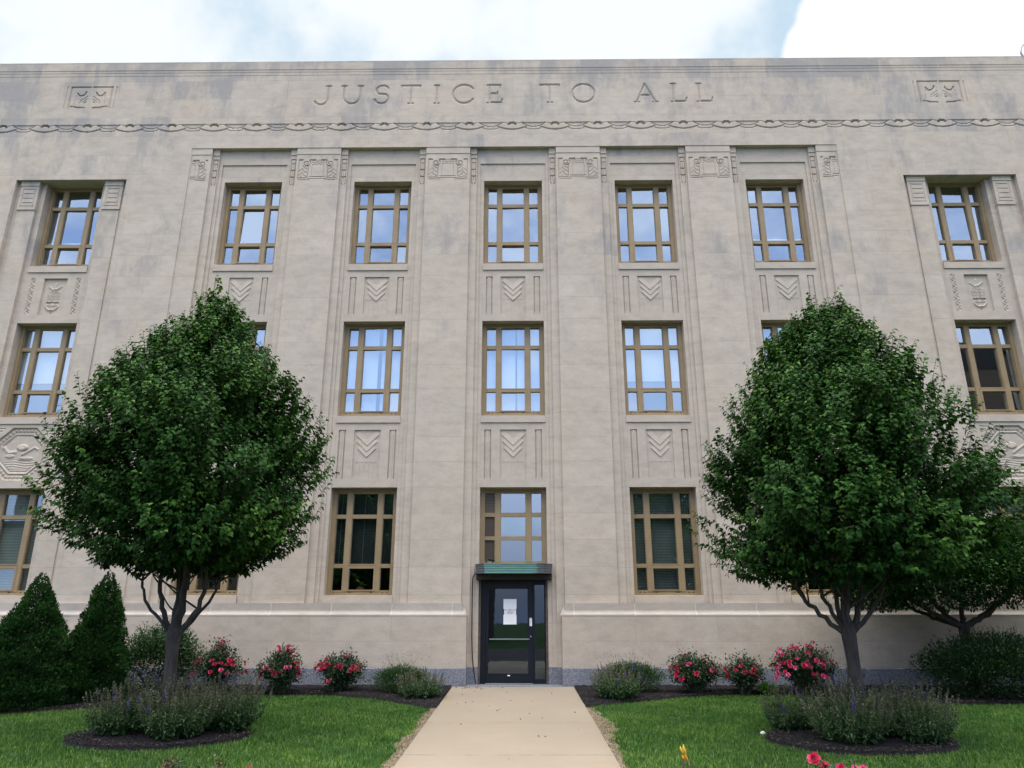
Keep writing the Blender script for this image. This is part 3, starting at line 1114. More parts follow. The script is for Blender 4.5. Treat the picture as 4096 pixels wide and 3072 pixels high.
# ---- running wave ornament below the frieze
def wave(Xg, Zg):
    per = 1.153
    u = (Xg + 0.02 + per / 2) % per - per / 2
    v = (u + per) % per - per / 2          # coordinate about the point midway between stars
    D = np.zeros(Xg.shape)
    low = np.abs(Zg - (12.607 + 0.62 * u ** 2))
    D = np.maximum(D, groove(np.where(np.abs(u) < 0.40, low, 9), 0.024, 0.042))
    upp = np.abs(Zg - (12.705 + 1.25 * v ** 2))
    D = np.maximum(D, groove(np.where(np.abs(v) < 0.305, upp, 9), 0.026, 0.05))
    sm = np.abs(Zg - (12.604 + 0.9 * v ** 2))
    D = np.maximum(D, groove(np.where(np.abs(v) < 0.21, sm, 9), 0.018, 0.022))
    star = seg_d(u, Zg, [(-0.095, 12.775), (-0.045, 12.815), (0.045, 12.815), (0.095, 12.775)])
    D = np.maximum(D, groove(star, 0.036, 0.085))
    D = np.maximum(D, groove(seg_d(u, Zg, [(-0.27, 12.815), (-0.10, 12.80)]), 0.016, 0.02))
    D = np.maximum(D, groove(seg_d(u, Zg, [(0.27, 12.815), (0.10, 12.80)]), 0.016, 0.02))
    back = 0.024 * np.clip((Zg - 12.705 - 0.9 * v ** 2) / 0.03, 0, 1) * (Zg < 12.835) * (np.abs(v) < 0.30)
    return 0.85 * np.maximum(D, back)


relief_grid('wave_ornament', *WAV, 0.0175, wave, WALLY, M['wall'], bld)


def plaque(c):
    def f(Xg, Zg):
        x = Xg - c
        D = np.zeros(Xg.shape)

        def g(pts, hw, dp):
            nonlocal D
            D = np.maximum(D, groove(seg_d(x, Zg, pts), hw, dp))
        for s in (-1, 1):
            g([(s * 0.685, 13.38), (s * 0.685, 14.07)], 0.022, 0.03)
            g([(s * 0.565, 13.38), (s * 0.565, 14.07)], 0.026, 0.045)
            g([(s * 0.04, 14.068), (s * 0.55, 14.068)], 0.024, 0.055)
            g([(s * 0.12, 13.385), (s * 0.22, 13.40), (s * 0.30, 13.39), (s * 0.40, 13.425), (s * 0.50, 13.43)], 0.022, 0.05)
            D = np.maximum(D, groove(seg_d(x, Zg, arc(s * 0.265, 13.94, 0.125, 0.16, -160 if s > 0 else -150, -20 if s > 0 else -10)), 0.026, 0.055))
            g([(s * 0.42, 13.46), (s * 0.40, 13.78)], 0.016, 0.022)
            g([(s * 0.09, 13.66), (s * 0.21, 13.56)], 0.018, 0.02)
            g([(s * 0.08, 13.76), (s * 0.25, 13.62), (s * 0.28, 13.52)], 0.014, 0.022)
            g([(s * 0.10, 13.58), (s * 0.15, 13.54)], 0.02, 0.03)
        return 0.72 * D
    return f


for s in (-1, 1):
    c = s * 11.63
    relief_grid('carved_plaque', c - 0.76, c + 0.76, 13.32, 14.13, 0.0175, plaque(c), WALLY, M['wall'], bld)


def capital(c, half=0):
    def f(Xg, Zg):
        x, z = Xg - c, Zg
        D = np.zeros(Xg.shape)

        def g(pts, hw=0.014, dp=0.022):
            nonlocal D
            D = np.maximum(D, groove(seg_d(x, z, pts), hw, dp))
        for s in (-1, 1):
            g([(s * 0.515, 11.085), (s * 0.515, 11.70)], 0.016, 0.03)
            g([(s * 0.515, 11.09), (s * 0.20, 11.09)], 0.014, 0.024)
            g([(s * 0.515, 11.145), (s * 0.26, 11.145)], 0.014, 0.026)
            g([(s * 0.26, 11.12), (s * 0.26, 11.50)], 0.016, 0.034)
            g([(s * 0.155, 11.19), (s * 0.155, 11.55)], 0.011, 0.016)
            g([(s * 0.22, 11.70), (s * 0.08, 11.70)], 0.020, 0.045)
            g([(s * 0.50, 11.70), (s * 0.42, 11.70)], 0.020, 0.045)
            sp = np.array([(s * (0.31 + (0.115 - 0.011 * k * 0.55) * cos(0.62 * k + 2.2)), 11.60 + (0.095 - 0.009 * k * 0.55) * sin(0.62 * k + 2.2)) for k in range(15)])
            g(sp, 0.014, 0.030)
            g([(s * 0.24, 11.53), (s * 0.33, 11.50)], 0.018, 0.04)
            for q in range(3):
                zz = 11.46 - 0.115 * q
                g([(s * 0.27, zz - 0.05), (s * 0.36, zz), (s * 0.40, zz + 0.06)], 0.012, 0.022)
                g([(s * 0.40, zz - 0.02), (s * 0.48, zz - 0.10), (s * 0.50, zz - 0.15)], 0.011, 0.016)
            g(arc(s * 0.505, 11.20, 0.05, 0.04, 30, 240), 0.011, 0.02)
        for q, zz in enumerate((11.64, 11.585, 11.53)):
            g(np.concatenate([arc(-0.10, zz, 0.055, 0.03, 180, 20), arc(0, zz + 0.005, 0.055, 0.045, 160, 20), arc(0.10, zz, 0.055, 0.03, 160, 0)]), 0.011, 0.018)
        g([(-0.20, 11.185), (0.20, 11.185)], 0.014, 0.030)
        g([(-0.26, 11.125), (0.26, 11.125)], 0.012, 0.020)
        return 0.72 * D
    return f


for k, r in enumerate(CAPS):
    m = (pil[k][0] + pil[k][1]) / 2 if k not in (0, 5) else (-8.60 if k == 0 else 8.60)
    relief_grid('capital_carving', r[0], r[1], 11.04, 11.74, 0.0125, capital(m), PILY, M['carved'], PILO[k])


def bead(c):
    def f(Xg, Zg):
        x, z = Xg - c, Zg
        D = np.zeros(Xg.shape)

        def g(pts, hw=0.012, dp=0.03):
            nonlocal D
            D = np.maximum(D, groove(seg_d(x, z, pts), hw, dp))
        zt = 11.755
        g([(-0.058, zt), (0.058, zt)], 0.016, 0.04)
        g([(-0.058, zt), (-0.058, 11.03)])
        g([(0.058, zt), (0.058, 11.03)])
        g([(-0.058, 11.03), (-0.03, 10.985)], 0.013, 0.03)
        g([(0.058, 11.03), (0.03, 10.985)], 0.013, 0.03)
        g([(-0.058, zt - 0.13), (0.058, zt - 0.13)], 0.012, 0.03)
        for q in (1, 2):
            zz = zt - 0.13 - 0.205 * q
            g([(-0.058, zz + 0.015), (-0.02, zz), (0.02, zz), (0.058, zz + 0.015)], 0.018, 0.042)
        for q in range(3):
            zz = zt - 0.16 - 0.205 * q
            g([(0, zz - 0.03), (0, zz - 0.15)], 0.008, 0.010)
        return D
    return f


for m in BEAD:
    relief_grid('bead_carving', m - 0.085, m + 0.085, 10.94, 11.79, 0.0105, bead(m), STRY, M['carved'], bld)


def octagon(c):
    def octd(x, z, cz, hx, hz, tx, tzz):
        """signed inside distance of an octagon with half sizes hx,hz, top half-width tx and side half-height tzz"""
        ax, azz = np.abs(x), np.abs(z - cz)
        nx_, nz_ = (hz - tzz), (hx - tx)
        L = np.hypot(nx_, nz_)
        diag = (nx_ * (hx - ax) + nz_ * (tzz - azz)) / L
        return np.minimum(np.minimum(hx - ax, hz - azz), diag)

    def f(Xg, Zg):
        x = Xg - c
        cz = 3.778
        d = octd(x, Zg, cz, 0.655, 0.632, 0.275, 0.27)
        D = 0.045 * np.clip(d / 0.02, 0, 1)
        D -= 0.022 * np.clip(1 - np.abs(d - 0.075) / 0.045, 0, 1) * (0.65 + 0.35 * np.sign(np.sin((np.arctan2(Zg - cz, x)) * 40)))
        D += 0.014 * np.clip(1 - np.abs(d - 0.125) / 0.014, 0, 1)
        D -= 0.018 * np.clip(1 - np.abs(d - 0.158) / 0.030, 0, 1)
        D += 0.014 * np.clip(1 - np.abs(d - 0.205) / 0.014, 0, 1)
        # relief in the middle: a rounded head, spread wings, a staff and rippled ground
        D -= 0.036 * np.clip(1.6 * (1 - ((x - 0.01) / 0.15) ** 2 - ((Zg - 3.93) / 0.085) ** 2), 0, 1)
        D -= 0.022 * np.clip(1 - seg_d(x, Zg, [(-0.44, 3.93), (-0.30, 3.80), (-0.14, 3.82)]) / 0.055, 0, 1)
        D -= 0.024 * np.clip(1 - seg_d(x, Zg, [(0.04, 3.76), (0.30, 3.93), (0.37, 3.89)]) / 0.04, 0, 1)
        D -= 0.020 * np.clip(1.5 * (1 - ((x + 0.26) / 0.13) ** 2 - ((Zg - 3.72) / 0.05) ** 2), 0, 1)
        D -= 0.020 * np.clip(1.5 * (1 - ((x - 0.16) / 0.17) ** 2 - ((Zg - 3.67) / 0.045) ** 2), 0, 1)
        D -= 0.026 * np.clip(1 - seg_d(x, Zg, [(0.0, 3.86), (0.0, 3.68)]) / 0.09, 0, 1)
        rip = (np.abs(x) < 0.36 - 0.6 * np.abs(Zg - 3.56)) & (Zg < 3.64) & (Zg > 3.42)
        D += 0.005 * rip * np.sin((Zg + 0.02 * np.sin(9 * x)) * 110)
        # small corner sprays
        for sx in (-1, 1):
            for sz in (-1, 1):
                for q in range(3):
                    D = np.maximum(D, groove(seg_d(x, Zg, [(sx * (0.66 - 0.01 * q), cz + sz * (0.615 - 0.07 * q)), (sx * (0.47 + 0.065 * q), cz + sz * (0.600 - 0.06 * q))]), 0.013, 0.02))
        return D
    return f


def emblem(c):
    def f(Xg, Zg):
        x = Xg - c
        D = 0.052 * np.clip(np.minimum(np.minimum(0.30 - np.abs(x), Zg - 7.325), 8.342 - Zg) / 0.012, 0, 1)

        def bump_(pts, w, hgt):
            nonlocal D
            D = D - hgt * np.clip(1 - seg_d(x, Zg, pts) / w, 0, 1)
        bump_([(0, 7.50), (0, 8.20)], 0.050, 0.030)
        bump_([(-0.15, 8.12), (-0.05, 8.03), (0.05, 8.05), (0.15, 8.13)], 0.032, 0.022)
        bump_([(-0.13, 7.92), (-0.10, 7.72)], 0.045, 0.020)
        bump_([(0.13, 7.95), (0.11, 7.72)], 0.045, 0.020)
        bump_([(-0.16, 7.70), (0.16, 7.70)], 0.022, 0.020)
        bump_([(-0.14, 7.62), (0.0, 7.60), (0.14, 7.62)], 0.03, 0.016)
        bump_(arc(0, 7.60, 0.15, 0.13, 190, 350), 0.034, 0.028)
        bump_([(0, 7.44), (0, 7.47)], 0.045, 0.03)
        D += 0.006 * np.sin(Zg * 150) * (np.abs(x) < 0.16) * (Zg > 7.7) * (Zg < 8.0)
        return D
    return f


def vine(c):
    def f(Xg, Zg):
        x = Xg - c
        D = 0.016 * np.clip((0.060 - np.abs(x)) / 0.008, 0, 1) * (Zg > 7.35) * (Zg < 8.345)
        D -= 0.020 * np.clip(1 - np.abs(x - 0.028 * np.sin(Zg * 38)) / 0.02, 0, 1)
        D -= 0.014 * np.clip(np.sin(Zg * 76) * np.sin(x * 60 + 2), 0, 1)
        return np.maximum(D, -0.004)
    return f


for s in (-1, 1):
    c = s * QB
    relief_grid('emblem_carving', c - 0.30, c + 0.30, 7.325, 8.342, 0.0125, emblem(c), OINN - 0.003, M['carved'], SPO[(c, 0)])
    for t in (-1, 1):
        m = c + t * 0.585
        relief_grid('vine_carving', m - 0.066, m + 0.066, 7.34, 8.353, 0.011, vine(m), OINN - 0.003, M['carved'], SPO[(c, 0)])
    relief_grid('octagon_carving', c - 0.72, c + 0.72, 3.09, 4.46, 0.0125, octagon(c), OINN - 0.003, M['carved'], SPO[(c, 1)])

# ---- water table (fascia and cove) and the base courses, left and right of the door
prof = [(-0.05, 0.378), (-0.19, 0.378), (-0.19, 0.225), (-0.197, 0.198), (-0.222, 0.170), (-0.262, 0.148), (-0.302, 0.137), (-0.302, 0.098), (-0.05, 0.098)]
for s in (-1, 1):
    ex = -1.105 if s < 0 else 1.125
    V, Q = [], []
    for (y, z) in prof:
        fl = max(0.0, (-y - 0.19)) * (1 if s < 0 else -1)
        V += [(s * 21.0, y, z), (ex + fl, y, z)]
    n = len(prof)
    for k in range(n):
        a, b = 2 * k, 2 * ((k + 1) % n)
        Q.append((a, b, b + 1, a + 1) if s < 0 else (a + 1, b + 1, b, a))
    mb = MB()
    mb.add(V, Q)
    # end cap facing the door
    mb.add([V[2 * k + 1] for k in range(n)], T=[(0, k, k + 1) if s > 0 else (0, k + 1, k) for k in range(1, n - 1)])
    wt = mb.obj('water_table', M['ledge'], bld)
    e2 = -1.0 if s < 0 else 1.05
    mb = MB()
    a, b = sorted((s * 21.0, e2))
    mb.box(a, b, -0.300, -0.02, -0.945, 0.0985, 0.006)
    mb.obj('base_course', M['base'], bld)
    mb = MB()
    g0, g1 = sorted((s * 21.0, e2 + s * -0.012))
    mb.box(g0, g1, -0.325, -0.02, BASE - 0.3, -0.945, 0.008)
    mb.obj('granite_plinth', M['granite'], bld)

# ---- shell of the building: side and rear walls, roof, floors
mb = MB()
mb.box(-21, -20.7, 0.362, 24, BASE - 0.3, 14.87)
mb.box(20.7, 21, 0.362, 24, BASE - 0.3, 14.87)
mb.box(-20.7, 20.7, 23.7, 24, BASE - 0.3, 14.87)
mb.obj('rear_wall', M['wall'], bld)
mb = MB()
mb.box(-20.7, 20.7, 0.362, 23.7, 14.2, 14.5)
mb.obj('roof', M['roof'], bld)
mb = MB()
for z in (-1.4, 3.25, 7.35, 11.5):
    mb.box(-20.69, 20.69, 0.365, 23.69, z, z + 0.3)
mb.obj('floor_slab', M['ceiling'], bld)
mb = MB()
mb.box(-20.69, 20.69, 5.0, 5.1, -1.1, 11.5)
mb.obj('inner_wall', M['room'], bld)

# ---- windows
grng = np.random.default_rng(77)


def make_window(cx, fl, hw, yf, kind):
    """bronze window with nine panes; child of the building, with pane, sill and blind of its own"""
    zt, (zs0, zs1) = LINT[fl], SILL[fl]
    zb = zs1 - 0.03
    door_top = fl == 1 and cx == 0
    if door_top:
        zb = 1.19
    jw = hw - 0.652
    gy_ = yf + 0.05
    if fl == 1 and not door_top:
        rows = [(2.36, 2.845), (1.245, 2.27), (0.665, 1.155)]
    elif door_top:
        rows = [(2.40, 2.857), (1.86, 2.307), (1.30, 1.774)]
    else:
        z0 = zt - 11.12
        rows = [(10.55 + z0, 11.03 + z0), (9.435 + z0, 10.455 + z0), (8.855 + z0, 9.345 + z0)]
    cols = [(-0.652, -0.430), (-0.282, 0.282), (0.430, 0.652)]
    rc = [(cx - hw - 0.01, cx + hw + 0.01, zb, zt + 0.01, yf - 0.035, 'f'),
          (cx - 0.665, cx + 0.665, rows[-1][0] - 0.06, rows[0][1] + 0.045, yf, 'f')]
    # mullion ribs stand a little proud, shadow reveals beside them
    for s in (-1, 1):
        rc.append((cx + s * 0.356 - 0.060, cx + s * 0.356 + 0.060, rows[-1][0] - 0.03, rows[0][1] + 0.03, yf - 0.012, 'f'))
    for ri, (a, b) in enumerate(rows):
        for ci, (l, r) in enumerate(cols):
            if ri == 2 and ci == 1 and not door_top:
                # opening sash of its own at the bottom centre
                rc.append((cx - 0.325, cx + 0.325, a - 0.01, b + 0.055, yf - 0.020, 'f'))
                rc.append((cx - 0.325, cx + 0.325, b + 0.052, b + 0.064, yf + 0.03, 'f'))
                rc.append((cx + l, cx + r, a + 0.012, b - 0.012, None, None))
            else:
                rc.append((cx + l, cx + r, a, b, None, None))
    if not door_top:
        for xx in (-0.60, -0.50, 0.50, 0.60, -0.24, 0.24):
            w = 0.022 if abs(xx) > 0.3 else 0.03
            zz = rows[-1][0] - 0.045
            rc.append((cx + xx - w, cx + xx + w, zz - 0.011, zz + 0.011, yf + 0.035, 'f'))
    V, Q = relief_cells(rc, yf + 0.09)['f']
    w = mesh_obj('window', V, Q, M['bronze'], bld)
    if kind == 'service':
        # left column is closed with brown panels and a louvre
        for k, (a, b) in enumerate(rows):
            mbp = MB()
            mbp.box(cx - 0.655, cx - 0.427, gy_ - 0.012, gy_ + 0.01, a - 0.003, b + 0.003)
            mbp.obj('louvre' if k == 0 else 'panel', M['louvre'] if k == 0 else M['bronze_dark'], w)
    mb = MB()
    for ci, (l, r) in enumerate(cols):
        if kind == 'service' and ci == 0:
            continue
        for (a, b) in rows:
            # old glazing: every pane sits at a slightly different angle
            tx, tz = grng.normal(0, 0.010) * (r - l), grng.normal(0, 0.010) * min(0.6, b - a)
            mb.add([(cx + l - 0.004, gy_ - tx - tz, a - 0.004), (cx + r + 0.004, gy_ + tx - tz, a - 0.004), (cx + r + 0.004, gy_ + tx + tz, b + 0.004), (cx + l - 0.004, gy_ - tx + tz, b + 0.004)], [(0, 1, 2, 3)])
    mb.obj('pane', M['glass_low'] if fl == 1 and not door_top else M['glass'], w)
    if not door_top:
        # stone sill with a weathered slope
        pl = INN if abs(cx) < 8 else OINN
        y0 = pl - 0.030
        V = [(cx - hw, y0, zs0), (cx + hw, y0, zs0), (cx + hw, y0, zs1 - 0.012), (cx - hw, y0, zs1 - 0.012),
             (cx - hw, 0.34, zs1 + 0.01), (cx + hw, 0.34, zs1 + 0.01), (cx - hw, 0.34, zs0), (cx + hw, 0.34, zs0)]
        Q = [(0, 1, 2, 3), (3, 2, 5, 4), (6, 7, 1, 0), (6, 0, 3, 4), (1, 7, 5, 2)]
        V = [(x + (0.003 if x > cx else -0.003), y, z) for x, y, z in V]
        mesh_obj('sill', V, np.array(Q), M['carved'], w)
    by = yf + 0.16
    z0, z1 = rows[-1][0] - 0.02, rows[0][1] + 0.03

    def sheet(x0, x1, za, zbb, y, mat, name):
        m2 = MB()
        m2.box(cx + x0, cx + x1, y, y + 0.012, za, zbb)
        return m2.obj(name, mat, w)
    if kind == 'blind':
        sheet(-0.70, 0.70, z0, z1, by, M['blind'], 'blind')
    elif kind == 'blind_pale':
        sheet(-0.70, 0.70, z0, z1, by, M['blind_pale'], 'blind')
    elif kind == 'blind_dark':
        sheet(-0.70, 0.70, rows[1][0] - 0.04, z1, by, M['blind_dark'], 'blind')
        for xx in (-0.02, -0.56):
            m2 = MB()
            m2.tube([(cx + xx, by - 0.012, z1), (cx + xx - 0.01, by - 0.012, rows[1][0])], 0.004, 5)
            m2.obj('blind_cord', M['blind_pale'], w)
    elif kind == 'curtain_gap':
        sheet(-0.70, 0.075, z0, z1, by, M['curtain'], 'curtain')
        sheet(0.170, 0.70, z0, z1, by, M['curtain'], 'curtain')
    elif kind == 'curtain_slit':
        sheet(-0.70, 0.055, z0, z1, by, M['curtain'], 'curtain')
        sheet(0.100, 0.70, z0, z1, by, M['curtain'], 'curtain')
    elif kind == 'shade_low':
        sheet(-0.70, 0.70, rows[1][0] + 0.22, z1, by, M['curtain'], 'shade')
        sheet(-0.70, 0.70, z0, rows[1][0] + 0.217, by + 0.03, M['shade'], 'lower_shade')
    elif kind == 'shade_band':
        sheet(-0.70, 0.70, rows[1][0] + 0.09, rows[1][0] + 0.13, by, M['curtain'], 'shade_hem')
    return w


kinds = {(0, 3): 'plain', (-1, 3): 'plain', (1, 3): 'plain', (-2, 3): 'plain', (2, 3): 'shade_band', (-3, 3): 'shade_band', (3, 3): 'plain',
         (-3, 2): 'shade_low', (-2, 2): 'shade_low', (-1, 2): 'curtain_gap', (0, 2): 'curtain_slit', (1, 2): 'shade_low', (2, 2): 'shade_low', (3, 2): 'plain',
         (-3, 1): 'blind_pale', (-2, 1): 'plain', (-1, 1): 'blind_dark', (0, 1): 'service', (1, 1): 'blind', (2, 1): 'plain', (3, 1): 'blind'}
for (bay, fl), kd in kinds.items():
    cx = bay * P if abs(bay) < 3 else (QB if bay > 0 else -QB)
    make_window(cx, fl, HW if abs(bay) < 3 else HW3, 0.27 if abs(bay) < 3 else 0.30, kd)

# ---- entrance: door, sidelight, frame, threshold, canopy
DY = 0.12
door = relief_cells([(-0.60, 0.425, -1.265, 0.865, DY, 'd'), (-0.545, 0.318, -1.075, 0.690, None, None),
                     (-0.59, 0.415, -1.255, -1.085, DY + 0.004, 'd')], DY + 0.045)['d']
dr = mesh_obj('door', *door, M['black_metal'], bld)
mb = MB()
mb.add([(-0.55, DY + 0.02, -1.08), (0.323, DY + 0.02, -1.08), (0.323, DY + 0.02, 0.695), (-0.55, DY + 0.02, 0.695)], [(0, 1, 2, 3)])
mb.obj('pane', M['glass_door'], dr)
mb = MB()
mb.tube([(-0.52, DY - 0.05, -0.372), (0.33, DY - 0.05, -0.372)], 0.014, 8)
mb.tube([(-0.50, DY - 0.05, -0.372), (-0.50, DY + 0.0, -0.372)], 0.012, 8)
mb.tube([(0.345, DY - 0.05, -0.372), (0.345, DY + 0.0, -0.372)], 0.012, 8)
mb.obj('push_bar', M['steel'], dr)
mb = MB()
mb.tube([(0.385, DY - 0.018, -0.318), (0.385, DY + 0.002, -0.318)], 0.019, 12)
mb.obj('lock', M['steel'], dr)
mb = MB()
mb.box(-0.125, -0.070, DY - 0.003, DY + 0.003, -1.125, -1.105)
mb.obj('sticker', M['paper'], dr)
sgn = MB()
sgn.box(0.360, 0.412, DY - 0.006, DY + 0.001, -0.10, 0.068)
pull = sgn.obj('pull_label', M['paper'], dr)


def word(text, x, z, h, y, mat, parent, vertical=False, name='lettering', wf=0.62, hw=0.11):
    """simple block lettering built from flat bars"""
    G = {'N': [[(0, 0), (0, 1), (1, 0), (1, 1)]], 'O': [[(0, 0), (0, 1), (1, 1), (1, 0), (0, 0)]], 'S': [[(1, 1), (0, 1), (0, .5), (1, .5), (1, 0), (0, 0)]],
         'M': [[(0, 0), (0, 1), (.5, .4), (1, 1), (1, 0)]], 'K': [[(0, 0), (0, 1)], [(1, 1), (0, .5), (1, 0)]], 'I': [[(.5, 0), (.5, 1)]],
         'G': [[(1, 1), (0, 1), (0, 0), (1, 0), (1, .5), (.5, .5)]], 'P': [[(0, 0), (0, 1), (1, 1), (1, .5), (0, .5)]], 'U': [[(0, 1), (0, 0), (1, 0), (1, 1)]],
         'L': [[(0, 1), (0, 0), (1, 0)]], ' ': []}
    m2 = MB()
    cw = h * wf
    for q, ch in enumerate(text):
        for pl in G[ch]:
            for a, b in zip(pl[:-1], pl[1:]):
                a2, b2 = np.array(a, float), np.array(b, float)
                if vertical:
                    ox, oz = x, z - q * h * 1.25
                else:
                    ox, oz = x + q * (cw * 1.5), z
                pa = np.array([ox + a2[0] * cw, oz + a2[1] * h])
                pb = np.array([ox + b2[0] * cw, oz + b2[1] * h])
                d = (pb - pa) / (np.linalg.norm(pb - pa) + 1e-9)
                nn = np.array([-d[1], d[0]]) * h * hw
                pa, pb = pa - d * h * hw, pb + d * h * hw
                m2.add([(p[0], y, p[1]) for p in (pa - nn, pb - nn, pb + nn, pa + nn)], [(0, 1, 2, 3)])
    return m2.obj(name, mat, parent)


word('PULL', 0.375, 0.030, 0.030, DY - 0.009, M['ink'], pull, vertical=True, hw=0.09)
# frame, mullion and sidelight
V, Q = relief_cells([(-0.775, 0.790, -1.285, 1.0, DY - 0.02, 'f'), (-0.735, 0.750, -1.285, 0.93, DY + 0.012, 'f'), (-0.605, 0.430, -1.285, 0.870, None, None),
                     (0.477, 0.690, -1.19, 0.775, None, None)], DY + 0.14)['f']
fr = mesh_obj('door_frame', V, Q, M['black_metal'], bld)
mb = MB()
mb.add([(0.47, DY + 0.05, -1.195), (0.695, DY + 0.05, -1.195), (0.695, DY + 0.05, 0.78), (0.47, DY + 0.05, 0.78)], [(0, 1, 2, 3)])
mb.obj('sidelight', M['glass_door'], fr)
mb = MB()
for s in (-1, 1):
    xa, xb = sorted((s * 0.766, s * 0.715))
    mb = MB()
    mb.box(xa, xb, 0.05, DY - 0.022, -1.285, 0.90, 0.004)
    mb.obj('jamb', M['jamb'], bld)
mb = MB()
mb.box(-0.99, 1.035, -0.352, 0.30, -1.42, -1.285, 0.006)
mb.obj('threshold', M['granite'], bld)
mb = MB()
mb.box(-0.60, 0.43, 0.05, 0.16, -1.284, -1.268, 0.004)
mb.obj('door_sill', M['steel'], bld)
# foyer behind the door
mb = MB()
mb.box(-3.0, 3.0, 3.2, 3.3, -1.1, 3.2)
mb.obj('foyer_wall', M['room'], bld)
# canopy: trapezoid copper fascia of ribbed bands over a dark soffit box
def trapezoid(mb, xf0, xf1, xb0, xb1, yf, yb, z0, z1):
    V = [(xb0, yb, z0), (xf0, yf, z0), (xf1, yf, z0), (xb1, yb, z0), (xb0, yb, z1), (xf0, yf, z1), (xf1, yf, z1), (xb1, yb, z1),
         (xb0, 0.12, z0), (xb1, 0.12, z0), (xb0, 0.12, z1), (xb1, 0.12, z1)]
    Q = [(0, 1, 5, 4), (1, 2, 6, 5), (2, 3, 7, 6), (4, 5, 6, 7), (0, 3, 2, 1), (8, 0, 4, 10), (3, 9, 11, 7), (10, 4, 7, 11), (8, 9, 3, 0)]
    mb.add(V, Q)


mb = MB()
for k, (z0, z1, o) in enumerate(((1.000, 1.048, 0.0), (1.052, 1.100, 0.010), (1.104, 1.146, 0.020), (1.150, 1.186, 0.030), (1.190, 1.206, 0.042))):
    trapezoid(mb, -0.615 - o * 0.4, 0.655 + o * 0.4, -0.812 - o * 0.5, 0.850 + o * 0.5, -0.40 - o, -0.20 - o * 0.6, z0, z1)
for k, z in enumerate((1.048, 1.100, 1.146, 1.186)):
    trapezoid(mb, -0.61, 0.65, -0.808, 0.846, -0.388, -0.19, z - 0.001, z + 0.005)
cano = mb.obj('canopy', M['copper'], bld)
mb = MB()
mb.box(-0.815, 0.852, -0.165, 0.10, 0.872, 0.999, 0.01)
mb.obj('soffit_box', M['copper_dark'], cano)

# ------------------------------------------------------------------ small things on the building
yn = DY + 0.012
for (x0, x1, z0, z1, lab) in ((-0.217, 0.073, 0.264, 0.471, 'blank white sheet taped to the door glass, topmost of three'),
                              (-0.199, 0.061, 0.1385, 0.2635, 'small NO SMOKING notice taped to the door glass between two blank sheets'),
                              (-0.217, 0.072, -0.067, 0.138, 'blank white sheet taped to the door glass, lowest of three')):
    mb = MB()
    mb.box(x0, x1, yn - 0.002, yn, z0, z1)
    o = mb.obj('paper_notice', M['paper'])
    tag(o, lab, 'notice', 'papers taped on the door')
    if 'SMOKING' in lab:
        word('NO SMOKING', x0 + 0.018, z1 - 0.040, 0.024, yn - 0.0035, M['ink'], o, hw=0.08)
        mb = MB()
        for q, (a, b) in enumerate(((0.06, 0.20), (0.035, 0.225), (0.07, 0.19))):
            zz = z0 + 0.058 - q * 0.020
            mb.add([(x0 + a, yn - 0.0035, zz), (x0 + b, yn - 0.0035, zz), (x0 + b, yn - 0.0035, zz + 0.007), (x0 + a, yn - 0.0035, zz + 0.007)], [(0, 1, 2, 3)])
        mb.obj('small_print', M['ink'], o)

mb = MB()
mb.tube(curve_pts([(-0.80, -0.085, 1.045), (-0.872, -0.09, 0.957), (-0.895, -0.09, 0.838), (-0.897, -0.09, 0.269), (-0.891, -0.09, -0.417), (-0.862, -0.09, -0.865), (-0.797, -0.09, -1.262)], 10), 0.013, 8)
tag(mb.obj('cable', M['rubber'], smooth=True), 'thick black cable hanging down the stone beside the door', 'cable')

sp = thing('spotlight', (-0.47, -0.10, 1.206), 'small dark spotlight on top of the green copper canopy', 'lamp')
mb = MB()
mb.box(-0.52, -0.40, -0.14, -0.04, 1.206, 1.226, 0.004)
mb.tube([(-0.46, -0.09, 1.226), (-0.455, -0.09, 1.285)], 0.010, 8)
mb.obj('bracket', M['black_metal'], sp)
mb = MB()
mb.tube([(-0.41, -0.08, 1.275), (-0.47, -0.09, 1.298), (-0.53, -0.10, 1.318), (-0.545, -0.10, 1.323)], [0.018, 0.030, 0.034, 0.026], 12)
mb.obj('lamp_head', M['black_metal'], sp, True)
mb = MB()
mb.tube([(-0.60, -0.06, 1.206), (-0.60, -0.06, 1.255), (-0.596, -0.06, 1.285)], [0.016, 0.014, 0.005], 8)
mb.tube([(-0.60, -0.06, 1.215), (-0.54, -0.07, 1.213)], 0.008, 6)
tag(mb.obj('conduit_stub', M['black_metal'], smooth=True), 'short black conduit stub on the left end of the copper canopy', 'conduit')

mb = MB()
mb.tube(curve_pts([(15.10, 1.0, 14.45), (15.08, 1.0, 15.7), (15.02, 1.0, 16.02), (15.12, 1.0, 16.28), (15.45, 1.0, 16.42), (15.78, 1.0, 16.28), (15.86, 1.0, 16.0), (15.84, 1.0, 14.45)], 8), 0.03, 8)
tag(mb.obj('roof_pipe', M['steel'], smooth=True), 'thin pale metal hoop rising above the right end of the parapet', 'pipe')

# ------------------------------------------------------------------ foliage tools


def unit(v):
    return v / (np.linalg.norm(v, axis=-1, keepdims=True) + 1e-9)


